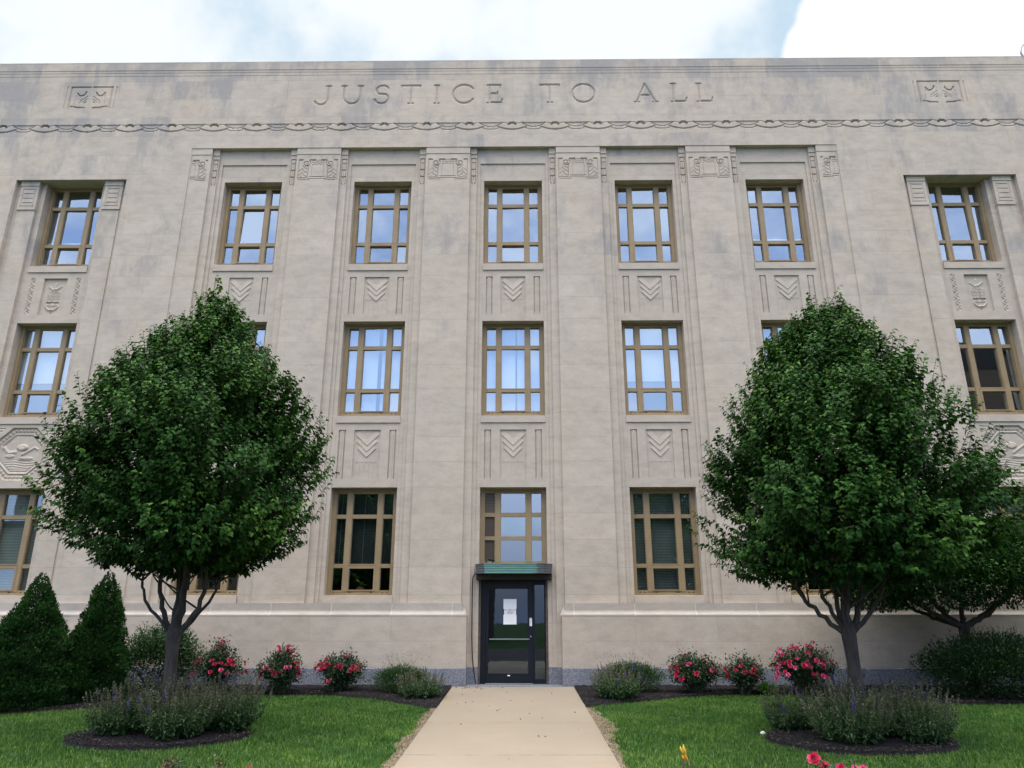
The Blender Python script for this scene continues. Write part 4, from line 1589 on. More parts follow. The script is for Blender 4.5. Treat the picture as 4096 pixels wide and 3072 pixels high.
def leaves(Pb, D, Up, L, wr=0.62, fold=0.12, droop=0.25):
    """n leaves: base points, axis directions, rough up vectors, lengths -> V, T (each leaf 6 verts, 5 tris)"""
    D = unit(D)
    S = unit(np.cross(D, Up))
    U = np.cross(S, D)
    L = L[:, None]
    W = L * wr * 0.5
    b = Pb
    l = Pb + D * L * 0.38 - S * W + U * L * fold
    r = Pb + D * L * 0.38 + S * W + U * L * fold
    m = Pb + D * L * 0.45
    l2 = Pb + D * L * 0.72 - S * W * 0.62 + U * L * (fold * 0.6 - droop * 0.4)
    r2 = Pb + D * L * 0.72 + S * W * 0.62 + U * L * (fold * 0.6 - droop * 0.4)
    t = Pb + D * L - U * L * droop
    V = np.stack([b, r, m, l, r2, l2, t], 1).reshape(-1, 3)
    k = np.arange(len(Pb))[:, None] * 7
    T = np.concatenate([k + [0, 1, 2], k + [0, 2, 3], k + [1, 4, 2], k + [2, 5, 3], k + [2, 4, 6], k + [2, 6, 5]])
    return V, T


def small_leaves(Pb, D, Up, L, wr):
    """cheap leaf: a bent diamond of two triangles"""
    D = unit(D)
    S = unit(np.cross(D, Up))
    L = L[:, None]
    m = Pb + D * L * 0.45
    V = np.stack([Pb, m + S * L * wr * 0.5, Pb + D * L - Up * L * 0.08, m - S * L * wr * 0.5], 1).reshape(-1, 3)
    k = np.arange(len(Pb))[:, None] * 4
    return V, np.concatenate([k + [0, 1, 2], k + [0, 2, 3]])


def rand_unit(n):
    return unit(rng.standard_normal((n, 3)))


def shoots_to_leaves(base, direc, length, nleaf, Ls, wr, tb, droop=0.28, outv=None):
    """leaves set alternately along straight shoots"""
    n = len(base)
    t = (np.arange(nleaf) + 0.5) / nleaf
    t = t[None] * (0.92 + 0.16 * rng.random((n, 1)))
    pts = base[:, None] + direc[:, None] * (length[:, None, None] * t[..., None])
    ref = unit(np.cross(direc, rand_unit(n)))
    ref2 = np.cross(direc, ref)
    ang = np.arange(nleaf)[None] * 2.4 + rng.uniform(0, 6.28, (n, 1))
    side = ref[:, None] * np.cos(ang)[..., None] + ref2[:, None] * np.sin(ang)[..., None]
    ax = side * 0.70 + direc[:, None] * 0.30 + np.array([0, 0, -0.38]) + 0.18 * rng.standard_normal(side.shape)
    if outv is not None:
        ax = ax + 0.75 * outv[:, None]
    up = direc[:, None] * 0.6 + np.array([0, 0, 0.8]) + 0.22 * rng.standard_normal(side.shape)
    if outv is not None:
        up = up + 0.5 * outv[:, None]
    L = Ls * rng.uniform(0.65, 1.2, (n, nleaf)) * (1.0 - 0.35 * t)
    tint = tb[:, None] + 0.14 * rng.standard_normal((n, nleaf)) + 0.14 * t
    V, T = leaves(pts.reshape(-1, 3), ax.reshape(-1, 3), up.reshape(-1, 3), L.ravel(), wr, 0.11, droop)
    return V, T, np.repeat(np.clip(tint, 0, 1).ravel(), 7)


def thin_twigs(base, tip, r0, r1):
    """three-sided twigs"""
    n = len(base)
    d = unit(tip - base)
    a = unit(np.cross(d, np.array([0.3, 0.2, 0.93])))
    b = np.cross(d, a)
    ang = np.arange(3) * 2 * pi / 3
    ring = a[:, None] * np.cos(ang)[None, :, None] + b[:, None] * np.sin(ang)[None, :, None]
    V = np.concatenate([base[:, None] + ring * r0, tip[:, None] + ring * r1], 1).reshape(-1, 3)
    k = np.arange(n)[:, None] * 6
    Q = np.concatenate([k + [0, 1, 4, 3], k + [1, 2, 5, 4], k + [2, 0, 3, 5]])
    return V, Q


def pear_tree(bx, by, prof, fork_z, limbs, label, seed, slim=0.86, leafL=0.100, nshoot=6400):
    global rng
    rng = np.random.default_rng(seed)
    bz = float(gz(bx, by))
    t = thing('pear_tree', (bx, by, bz), label, 'tree')
    prof = np.array(prof)[::-1]                      # ascending z
    zz, cx, rr = prof[:, 0], prof[:, 1], prof[:, 2] * slim
    zlo, zhi = zz[0], zz[-1]
    # clumps over the crown
    ph = rng.uniform(0, 6.28, 8)

    def radius(z, a):
        base = np.interp(z, zz, rr)
        return base * (1 + 0.12 * np.sin(3 * a + 1.9 * z + ph[0]) + 0.11 * np.sin(5 * a - 2.7 * z + ph[1]) + 0.09 * np.sin(9 * a + 5.1 * z + ph[2]))
    nc = 95
    wz = np.linspace(zlo, zhi, 400)
    pw = np.interp(wz, zz, rr) + 0.15
    cz = rng.choice(wz, nc, p=pw / pw.sum())
    ca = rng.uniform(0, 2 * pi, nc)
    crr = radius(cz, ca) * rng.uniform(0.60, 1.10, nc)
    cc = np.stack([np.interp(cz, zz, cx) + crr * np.cos(ca), by + crr * np.sin(ca) * 0.97, cz], -1)
    n1 = int(nshoot * 0.62)
    ci = rng.integers(0, nc, n1)
    p1 = cc[ci] + rng.standard_normal((n1, 3)) * np.array([0.21, 0.21, 0.22])
    n2 = nshoot - n1
    z2 = rng.choice(wz, n2, p=pw / pw.sum())
    a2 = rng.uniform(0, 2 * pi, n2)
    r2 = radius(z2, a2) * np.sqrt(rng.uniform(0.10, 0.95, n2))
    p2 = np.stack([np.interp(z2, zz, cx) + r2 * np.cos(a2), by + r2 * np.sin(a2), z2], -1)
    pts = np.vstack([p1, p2])
    tint = np.concatenate([0.34 + 0.13 * rng.standard_normal(nc)[ci], 0.30 + 0.08 * rng.standard_normal(n2)])
    ax = np.interp(pts[:, 2], zz, cx)
    rad = pts - np.stack([ax, np.full(len(pts), by), pts[:, 2]], -1)
    rl = np.linalg.norm(rad, axis=1)
    lim = np.interp(pts[:, 2], zz, rr)
    ok = (pts[:, 2] > zlo + 0.02 + 0.10 * np.sin(2.3 * np.arctan2(rad[:, 1], rad[:, 0]) + seed)) & (rl < lim * 1.16 + 0.06)
    pts, rad, tint, rl, lim = pts[ok], rad[ok], tint[ok], rl[ok], lim[ok]
    hfrac = np.clip((pts[:, 2] - zlo) / (zhi - zlo), 0, 1)
    d = unit(rad) * (0.75 - 0.35 * hfrac)[:, None] + np.array([0, 0, 1.0]) * np.clip(hfrac * 2.2 + 0.05, 0.1, 1.15)[:, None] + 0.28 * rng.standard_normal(pts.shape)
    d = unit(d)
    ln = rng.uniform(0.20, 0.42, len(pts))
    base = pts - d * (ln * 0.55)[:, None]
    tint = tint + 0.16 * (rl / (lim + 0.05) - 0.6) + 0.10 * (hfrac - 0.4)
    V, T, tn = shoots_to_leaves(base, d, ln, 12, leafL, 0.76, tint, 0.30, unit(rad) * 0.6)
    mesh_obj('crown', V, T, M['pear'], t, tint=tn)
    # trunk, limbs and inner branches as one mesh
    mb = MB()
    zs_ = np.linspace(bz - 0.05, fork_z + 0.25, 9)
    wig = 0.012 * np.sin(np.linspace(0, 7, 9) + seed)
    rt = np.interp(zs_, [bz - 0.05, bz + 0.12, fork_z - 0.3, fork_z + 0.05, fork_z + 0.25], [0.140, 0.100, 0.084, 0.100, 0.06])
    mb.tube(np.stack([bx + wig, by + wig * 0.6, zs_], -1), rt, 14)
    ends = []
    for (dx, dy, zt, r0, bend) in limbs:
        p0 = np.array([bx, by, fork_z - 0.02])
        pe = np.array([bx + dx, by + dy, zt])
        pm1 = p0 + np.array([dx * 0.17 * bend, dy * 0.17 * bend, min(0.55, (zt - fork_z) * 0.34)])
        pm2 = p0 + np.array([dx * 0.50, dy * 0.50, (zt - fork_z) * 0.66])
        c = curve_pts([p0, pm1, pm2, pe], 8)
        c[3:-1] += 0.012 * rng.standard_normal(c[3:-1].shape)
        mb.tube(c, np.linspace(r0, 0.010, len(c)), 9)
        ends.append(c)
    for c in ends:
        for q in range(9):
            k = rng.integers(6, len(c) - 2)
            p = c[k]
            a = rng.uniform(0, 6.28)
            lnb = rng.uniform(0.5, 1.1)
            e = p + np.array([cos(a) * 0.75, sin(a) * 0.75, 0.55]) * lnb
            rlim = float(np.interp(e[2], zz, rr)) * 0.9
            off = e[:2] - np.array([float(np.interp(e[2], zz, cx)), by])
            if np.hypot(*off) > rlim or e[2] > zhi - 0.15:
                continue
            mb.tube(curve_pts([p, (p + e) / 2 + np.array([0, 0, -0.05]), e], 4), np.linspace(0.016, 0.006, 9), 5)
    mb.obj('trunk', M['bark'], t, True)
    # the thin twigs that carry the outer leaves
    outer = (rl > lim * 0.72)
    V, Q = thin_twigs(base[outer], (base + d * ln[:, None])[outer], 0.0045, 0.0020)
    mesh_obj('twigs', V, Q, M['twig'], t)
    return t


PROF1 = [(5.04, -4.84, 0.12), (4.78, -4.78, 0.36), (4.46, -4.74, 0.72), (4.10, -4.77, 1.04), (3.82, -4.82, 1.32), (3.36, -4.84, 1.72), (2.69, -4.80, 2.10), (2.32, -4.82, 2.12), (1.96, -4.84, 2.14), (1.61, -4.84, 2.07), (1.27, -4.82, 1.98), (0.99, -4.81, 1.72), (0.82, -4.76, 1.30), (0.66, -4.79, 0.60)]
PROF2 = [(4.68, 4.97, 0.22), (4.36, 5.0, 0.66), (3.97, 4.88, 0.95), (3.7, 4.95, 1.2), (3.26, 4.92, 1.45), (2.75, 4.92, 1.74), (2.25, 4.98, 1.92), (1.83, 4.93, 2.02), (1.49, 4.91, 2.16), (1.16, 4.90, 2.10), (0.9, 4.90, 1.86), (0.66, 4.88, 1.60), (0.50, 4.91, 0.90)]
pear_tree(-4.80, -5.85, PROF1, -0.24,
          [(-0.18, 0.05, 4.5, 0.060, 1.2), (0.26, -0.10, 4.2, 0.062, 1.3), (-1.00, 0.20, 2.3, 0.044, 1.75), (0.95, -0.15, 2.3, 0.042, 2.0), (-0.30, 0.95, 2.6, 0.036, 1.2), (0.45, -0.80, 2.4, 0.032, 1.2), (-1.30, -0.25, 1.40, 0.026, 2.0), (1.15, 0.35, 1.45, 0.026, 2.0)],
          'dark leafy pear tree on the left lawn, its trunk rising from a ring of salvia', 11, 0.82)
pear_tree(4.72, -6.10, PROF2, -0.20,
          [(0.0, 0.0, 4.3, 0.078, 1.0), (-0.40, 0.1, 3.4, 0.040, 1.6), (-1.45, 0.10, 1.30, 0.038, 2.2), (-0.95, -0.25, 1.4, 0.034, 2.0), (0.85, 0.15, 2.2, 0.050, 1.8), (1.35, -0.2, 1.4, 0.036, 2.0), (0.25, 0.95, 2.2, 0.036, 1.1), (-0.1, -0.95, 2.1, 0.032, 1.1)],
          'dark leafy pear tree on the right lawn, its trunk rising from a ring of salvia', 23, 0.89)


def bush_leaves(cen, rad, n, L, wr, tint0, seed, lumps=26, lump_s=0.28, flat=0.0, shape=None, updir=0.6):
    """leafy mass: leaves gathered in lumps over an ellipsoid (or a custom shape function)"""
    g = np.random.default_rng(seed)
    cen, rad = np.array(cen, float), np.array(rad, float)
    ld = unit(g.standard_normal((lumps, 3)))
    ld[:, 2] = np.where(ld[:, 2] < -0.25, -ld[:, 2], ld[:, 2])
    lc = ld * g.uniform(0.55, 0.95, (lumps, 1))
    k = g.integers(0, lumps, n)
    q = lc[k] + g.standard_normal((n, 3)) * lump_s * g.uniform(0.55, 1.15, (lumps, 1))[k]
    m = g.random(n) < 0.35
    q[m] = unit(g.standard_normal((m.sum(), 3))) * np.cbrt(g.uniform(0.05, 1, (m.sum(), 1)))
    q[:, 2] = np.where(q[:, 2] < -0.95, -0.95, q[:, 2])
    r = np.linalg.norm(q, axis=1, keepdims=True)
    q = np.where(r > 1.22, q / r * g.uniform(0.7, 1.22, (n, 1)), q)
    p = cen + q * rad
    d = unit(q * np.array([1, 1, 0.8]) + np.array([0, 0, updir]) + 0.55 * g.standard_normal((n, 3)))
    up = unit(np.array([0, 0, 1.0]) + 0.5 * g.standard_normal((n, 3)))
    tl = 0.10 * g.standard_normal(lumps)
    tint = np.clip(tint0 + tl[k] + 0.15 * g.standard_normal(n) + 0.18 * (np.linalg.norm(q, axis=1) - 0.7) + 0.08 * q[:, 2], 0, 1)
    return p, d, up, L * g.uniform(0.6, 1.25, n), tint


# ---- small spreading tree at the right edge, behind the shrubbery
def spreading_tree():
    bx, by = 8.78, -1.75
    bz = float(gz(bx, by))
    t = thing('crabapple_tree', (bx, by, bz), 'low spreading tree with fine leaves standing by the wall behind the right pear tree', 'tree')
    mb = MB()
    mb.tube([(bx, by, bz - 0.05), (bx + 0.02, by, bz + 0.5), (bx, by, -0.22), (bx + 0.02, by, -0.02)], [0.13, 0.10, 0.095, 0.12], 12)
    g = np.random.default_rng(5)
    for (dx, dy, zt, r0) in ((-1.5, -0.3, 0.75, 0.062), (-0.8, 0.4, 1.5, 0.06), (-0.25, -0.5, 1.9, 0.052), (0.25, 0.3, 1.9, 0.05), (1.2, -0.2, 0.85, 0.07), (1.7, 0.3, 1.0, 0.055), (-1.9, 0.2, 0.9, 0.045)):
        c = curve_pts([(bx, by, -0.12), (bx + dx * 0.38, by + dy * 0.4, 0.12 + 0.10 * (zt - 0.5)), (bx + dx * 0.72, by + dy * 0.8, 0.12 + (zt - 0.1) * 0.5), (bx + dx, by + dy, zt)], 8)
        c[4:-1] += 0.012 * g.standard_normal(c[4:-1].shape)
        mb.tube(c, np.linspace(r0, 0.01, len(c)), 8)
    mb.obj('trunk', M['bark_dark'], t, True)
    Vs, Ts, tn, n0 = [], [], [], 0
    for cen, rad, n, sd in (((8.35, by - 0.15, 0.93), (1.85, 1.45, 0.76), 38000, 31), ((9.6, by - 0.2, 1.10), (1.7, 1.45, 0.88), 34000, 32), ((7.25, by, 0.62), (0.85, 0.8, 0.44), 15000, 33), ((10.9, by, 1.0), (1.3, 1.1, 0.8), 14000, 34)):
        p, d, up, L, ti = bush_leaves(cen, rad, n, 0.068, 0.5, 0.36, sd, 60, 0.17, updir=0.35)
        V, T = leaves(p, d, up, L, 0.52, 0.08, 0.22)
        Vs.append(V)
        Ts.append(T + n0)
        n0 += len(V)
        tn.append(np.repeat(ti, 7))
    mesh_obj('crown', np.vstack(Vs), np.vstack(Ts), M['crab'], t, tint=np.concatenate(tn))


spreading_tree()


# ---- arborvitae cones
def arborvitae(bx, by, top, rbase, label, seed, lean=0.0):
    bz = float(gz(bx, by)) + 0.04
    t = thing('arborvitae', (bx, by, bz), label, 'conifer', 'arborvitae at the left corner')
    g = np.random.default_rng(seed)
    H = top - bz
    mb = MB()
    mb.tube([(bx, by, bz - 0.08), (bx + lean * 0.4, by, bz + H * 0.5), (bx + lean, by, top - 0.12)], [0.055, 0.04, 0.01], 8)
    mb.obj('trunk', M['bark_dark'], t, True)

    def rad(h):
        return rbase * np.clip(1.0 - h, 0.0, 1) ** 0.68 * np.clip(0.86 + 1.2 * h, 0, 1.0) + 0.012
    nc = 340
    hc = 1 - np.sqrt(g.uniform(0.0, 1, nc)) * 0.99
    ac = g.uniform(0, 2 * pi, nc)
    sc_ = g.uniform(0.74, 1.20, nc)
    n = 72000
    k = g.integers(0, nc, n)
    h = np.clip(hc[k] + g.normal(0, 0.024, n), 0.0, 1.0)
    a = ac[k] + g.normal(0, 0.13, n)
    # a closed coat of sprays under the tufts, thinning toward the tip
    m = g.random(n) < 0.45
    h[m] = 1 - np.sqrt(g.uniform(0, 1, m.sum()))
    a[m] = g.uniform(0, 2 * pi, m.sum())
    lob = np.where(m, 0.78, sc_[k])
    r = rad(h) * lob * np.clip(1 - np.abs(g.normal(0, 0.10, n)), 0.3, 1)
    p = np.stack([bx + lean * h + r * np.cos(a), by + r * np.sin(a), bz + h * H], -1)
    out = np.stack([np.cos(a), np.sin(a), 0 * a], -1)
    d = unit(out * (0.75 - 0.45 * h)[:, None] + np.array([0, 0, 0.95]) + 0.42 * g.standard_normal((n, 3)))
    up = unit(np.cross(d, np.array([0, 0, 1.0])) + 0.6 * g.standard_normal((n, 3)))
    L = 0.052 * g.uniform(0.5, 1.3, n)
    V, T = small_leaves(p, d, up, L, 0.42)
    ti = np.clip(0.36 + np.where(m, -0.10, 0.16 * g.standard_normal(nc)[k]) + 0.13 * g.standard_normal(n) + 0.12 * (h - 0.3), 0, 1)
    mesh_obj('foliage', V, T, M['cedar'], t, tint=np.repeat(ti, 4))


arborvitae(-8.50, -3.25, 0.82, 0.84, 'tall cone shaped arborvitae at the left edge, the broader of the pair', 41)
arborvitae(-7.72, -2.50, 0.90, 0.63, 'tall slender cone shaped arborvitae standing second from the left edge', 42, 0.04)


def shrub(name, cen, rad, n, L, wr, mat, tint0, label, cat, seed, sprigs=0, lumps=30, group=None, stem=True, cheap=False, extra=None):
    bz = float(gz(cen[0], cen[1])) + 0.03
    t = thing(name, (cen[0], cen[1], bz), label, cat, group)
    p, d, up, LL, ti = bush_leaves(cen, rad, n, L, wr, tint0, seed, lumps)
    g = np.random.default_rng(seed + 500)
    if sprigs:
        # loose shoots that stick out of the top
        a = g.uniform(0, 2 * pi, sprigs)
        rr_ = np.sqrt(g.random(sprigs)) * 0.85
        b = np.array(cen) + np.stack([np.cos(a) * rr_ * rad[0], np.sin(a) * rr_ * rad[1], np.sqrt(1 - rr_ ** 2) * rad[2] * 0.9], -1)
        dd = unit(np.stack([np.cos(a) * rr_ * 0.5, np.sin(a) * rr_ * 0.5, np.ones(sprigs)], -1) + 0.15 * g.standard_normal((sprigs, 3)))
        ln = g.uniform(0.12, 0.38, sprigs)
        tt = np.linspace(0.1, 1, 9)
        pp = (b[:, None] + dd[:, None] * (ln[:, None, None] * tt[None, :, None])).reshape(-1, 3)
        ds = np.repeat(dd, 9, 0) * 0.5 + 0.8 * unit(g.standard_normal((len(pp), 3)))
        p, d, up = np.vstack([p, pp]), np.vstack([d, ds]), np.vstack([up, np.tile([0, 0, 1.0], (len(pp), 1))])
        LL = np.concatenate([LL, L * g.uniform(0.6, 1.0, len(pp))])
        ti = np.concatenate([ti, np.clip(tint0 + 0.25 + 0.15 * g.standard_normal(len(pp)), 0, 1)])
    keep = p[:, 2] > gz(p[:, 0], p[:, 1]) + 0.03
    p, d, up, LL, ti = p[keep], d[keep], up[keep], LL[keep], ti[keep]
    if cheap:
        V, T = small_leaves(p, d, up, LL, wr)
        tn = np.repeat(ti, 4)
    else:
        V, T = leaves(p, d, up, LL, wr, 0.10, 0.18)
        tn = np.repeat(ti, 7)
    mesh_obj('foliage', V, T, mat, t, tint=tn)
    if stem:
        mb = MB()
        for q in range(9):
            a = g.uniform(0, 2 * pi)
            e = np.array(cen) + np.array([cos(a) * rad[0], sin(a) * rad[1], rad[2] * g.uniform(-0.2, 0.7)]) * 0.75
            s0 = np.array([cen[0] + 0.08 * cos(a), cen[1] + 0.08 * sin(a), bz - 0.05])
            mb.tube(curve_pts([s0, s0 * 0.5 + e * 0.5 + np.array([0, 0, 0.06]), e], 5), np.linspace(0.014, 0.005, 11), 5)
        mb.obj('stems', M['bark_dark'], t, True)
    return t


shrub('leafy_shrub', (-7.15, -1.15, -0.78), (0.78, 0.62, 0.60), 11000, 0.055, 0.5, M['shrub'], 0.34, 'loose leafy shrub against the wall behind the left pear trunk', 'shrub', 61, sprigs=70)
shrub('leafy_shrub', (9.05, -2.1, -0.94), (1.30, 0.75, 0.60), 22000, 0.060, 0.45, M['shrub'], 0.33, 'wide dark shrub at the right edge under the spreading tree', 'shrub', 62, sprigs=190, lumps=46)
shrub('yew_bush', (-2.22, -1.35, -1.14), (0.50, 0.45, 0.26), 12000, 0.050, 0.22, M['yew'], 0.42, 'low mounded yew bush on the left of the entrance, behind a salvia', 'shrub', 63, sprigs=60, cheap=True, group='yews by the entrance')
shrub('yew_bush', (2.30, -1.35, -1.12), (0.60, 0.48, 0.30), 13000, 0.050, 0.22, M['yew'], 0.40, 'low mounded yew bush on the right of the entrance, behind a salvia', 'shrub', 64, sprigs=60, cheap=True, group='yews by the entrance')
shrub('weed', (4.98, -1.45, -1.27), (0.17, 0.12, 0.10), 260, 0.07, 0.55, M['lime'], 0.25, 'small bright green weed between two rose bushes by the granite plinth', 'plant', 65, stem=False)

# ---- roses
def blossom_mesh(mat, seed, r=0.038):
    g = np.random.default_rng(seed)
    Vs, Ts, tn = [], [], []
    n0 = 0
    for ring, (np_, rr_, tilt, zz) in enumerate(((5, 1.0, 0.25, 0.0), (5, 0.78, 0.75, 0.10), (4, 0.52, 1.15, 0.20), (3, 0.28, 1.4, 0.30))):
        for q in range(np_):
            a = q * 2 * pi / np_ + ring * 0.6 + g.normal(0, 0.12)
            o = np.array([cos(a), sin(a), 0])
            sd = np.array([-sin(a), cos(a), 0])
            up = np.array([0, 0, 1.0])
            d1 = o * cos(tilt) + up * sin(tilt)
            L = r * rr_ * 1.0 if ring < 2 else r * 0.7
            b = o * r * rr_ * 0.25 + up * r * zz
            w = r * 0.62 * (1 - 0.12 * ring)
            m = b + d1 * L * 0.55
            tip = b + d1 * L + (o if ring < 2 else -o * 0.3) * r * 0.16 - up * r * 0.05
            Vs += [b, m - sd * w, tip - sd * w * 0.6, tip + sd * w * 0.6, m + sd * w, b + d1 * L * 0.6 - up * r * 0.10]
            Ts += [(n0, n0 + 4, n0 + 5), (n0, n0 + 5, n0 + 1), (n0 + 1, n0 + 5, n0 + 2), (n0 + 5, n0 + 3, n0 + 2), (n0 + 5, n0 + 4, n0 + 3)]
            tn += [float(np.clip(g.normal(0.45 + 0.1 * (ring == 0), 0.22), 0, 1))] * 6
            n0 += 6
    o = mesh_obj('blossom', np.array(Vs), np.array(Ts), mat, tint=np.array(tn))
    me = o.data
    bpy.data.objects.remove(o)
    return me


ROSES = {'red': [blossom_mesh(M['rosered'], s) for s in (1, 2)], 'pink': [blossom_mesh(M['rosepink'], s) for s in (3, 4)]}


def rose_bush(cx, cy, rx, ry, top, label, seed, nflow, pink=0.3, spires=(), nleaf=5200, leafL=0.050, group='rose bushes along the wall', red_tips=0.12, fscale=1.0, zlow=0.40):
    g = np.random.default_rng(seed)
    bz = float(gz(cx, cy)) + 0.03
    t = thing('rose_bush', (cx, cy, bz), label, 'rose bush', group)
    H = top - bz
    # canes fan up from the base
    ncane = 42
    a = g.uniform(0, 2 * pi, ncane)
    rr_ = np.sqrt(g.random(ncane))
    tips = np.stack([cx + np.cos(a) * rr_ * rx, cy + np.sin(a) * rr_ * ry, bz + H * np.clip(0.92 - 0.42 * rr_ ** 2 + 0.10 * g.standard_normal(ncane), 0.3, 1.0)], -1)
    for (sx, sz) in spires:
        for q in range(5):
            tips = np.vstack([tips, [cx + sx + 0.06 * g.standard_normal(), cy + 0.06 * g.standard_normal(), bz + sz - 0.10 * q * g.random()]])
    mb = MB()
    lp, ld, lt = [], [], []
    for k, e in enumerate(tips):
        b0 = np.array([cx + 0.07 * g.standard_normal(), cy + 0.07 * g.standard_normal(), bz - 0.05])
        mid = b0 * 0.45 + e * 0.55 + np.array([0, 0, 0.10 * H]) + 0.02 * g.standard_normal(3)
        c = curve_pts([b0, mid, e], 6)
        mb.tube(c, np.linspace(0.008, 0.0035, len(c)), 5)
        nl = nleaf // len(tips)
        u = g.random(nl) ** 0.7
        ii = np.clip((0.22 + 0.78 * u) * (len(c) - 1), 0, len(c) - 1.001)
        f = ii - ii.astype(int)
        pt = c[ii.astype(int)] * (1 - f)[:, None] + c[ii.astype(int) + 1] * f[:, None]
        pt = pt + g.standard_normal((nl, 3)) * np.array([0.065, 0.065, 0.05]) * (0.6 + 0.6 * (H > 0.5))
        lp.append(pt)
        ld.append(unit(g.standard_normal((nl, 3)) + np.array([0, 0, 0.15]) + unit(pt - np.array([cx, cy, bz + 0.3 * H])) * 0.8))
        lt.append(np.clip(0.38 + 0.16 * g.standard_normal(nl) + 0.18 * (u - 0.5), 0, 1))
    mb.obj('canes', M['twig'], t, True)
    lp, ld, lt = np.vstack(lp), np.vstack(ld), np.concatenate(lt)
    ok = lp[:, 2] > bz + 0.04
    lp, ld, lt = lp[ok], ld[ok], lt[ok]
    young = (g.random(len(lp)) < red_tips) & (lp[:, 2] > bz + 0.55 * H)
    up = unit(np.array([0, 0, 1.0]) + 0.5 * g.standard_normal(lp.shape))
    L = leafL * g.uniform(0.6, 1.2, len(lp))
    V, T = leaves(lp[~young], ld[~young], up[~young], L[~young], 0.62, 0.08, 0.12)
    mesh_obj('foliage', V, T, M['roseleaf'], t, tint=np.repeat(lt[~young], 7))
    if young.any():
        V, T = leaves(lp[young], ld[young], up[young], L[young] * 0.8, 0.5, 0.08, 0.12)
        mesh_obj('young_leaves', V, T, M['redleaf'], t, tint=np.repeat(lt[young], 7))
    # blossoms gathered in trusses, mostly on the outer front and top
    nt_ = max(4, nflow // 3)
    pick = g.choice(len(tips), nt_, replace=nt_ > len(tips))
    for q in range(nflow):
        e = tips[pick[q % nt_]]
        p = e + g.standard_normal(3) * np.array([0.055, 0.05, 0.035])
        if g.random() < 0.42:
            # some on the front face lower down
            aa = g.uniform(pi * 1.05, pi * 1.95)
            hh = g.uniform(zlow, 0.9)
            k_ = math.sqrt(max(0.05, 1 - (hh - 0.35) ** 2 * 1.6))
            p = np.array([cx + cos(aa) * rx * 0.92 * k_, cy + sin(aa) * ry * 0.95 * k_, bz + hh * H * 0.86])
        if spires and q < 3 * len(spires):
            sx, sz = spires[q % len(spires)]
            p = np.array([cx + sx + 0.05 * g.standard_normal(), cy - 0.03, bz + sz - 0.09 * (q // len(spires)) + 0.02])
        col = 'pink' if g.random() < pink else 'red'
        o = bpy.data.objects.new('blossom', ROSES[col][g.integers(0, 2)])
        COL.objects.link(o)
        o.parent = t
        o.location = tuple(p - np.array([cx, cy, bz]))
        nd = unit(np.array([p[0] - cx, p[1] - cy - 0.15, 0.30 + 0.25 * g.random()]) + 0.20 * g.standard_normal(3))
        o.rotation_euler = (math.acos(max(-1, min(1, nd[2]))), 0, math.atan2(nd[1], nd[0]) + pi / 2)
        o.scale = (fscale * g.uniform(0.8, 1.2),) * 3
    return t


rose_bush(-5.88, -1.30, 0.55, 0.36, -0.52, 'tallest red rose bush, with a flowering spire, left against the wall beside the pear trunk', 71, 40, 0.25, ((0.02, 0.98), (0.08, 0.92)))
rose_bush(-4.56, -1.45, 0.43, 0.36, -0.58, 'round pink and red rose bush, second from the left along the wall', 72, 34, 0.45, ((-0.05, 0.82), (0.08, 0.84)))
rose_bush(-3.47, -1.25, 0.56, 0.36, -0.64, 'spreading red rose bush with blooms along its top, left of the yew by the entrance', 73, 38, 0.2, nleaf=5600, zlow=0.62)
rose_bush(3.55, -1.45, 0.53, 0.36, -0.62, 'red rose bush just right of the yew on the right side of the entrance', 74, 34, 0.25, zlow=0.5)
rose_bush(4.50, -1.40, 0.38, 0.33, -0.66, 'smallest red rose bush, between two larger rose bushes on the right', 75, 24, 0.3, nleaf=4200, zlow=0.5)
rose_bush(5.70, -1.50, 0.66, 0.42, -0.49, 'largest bright pink rose bush, beside the right pear trunk', 76, 60, 0.72, nleaf=7200)


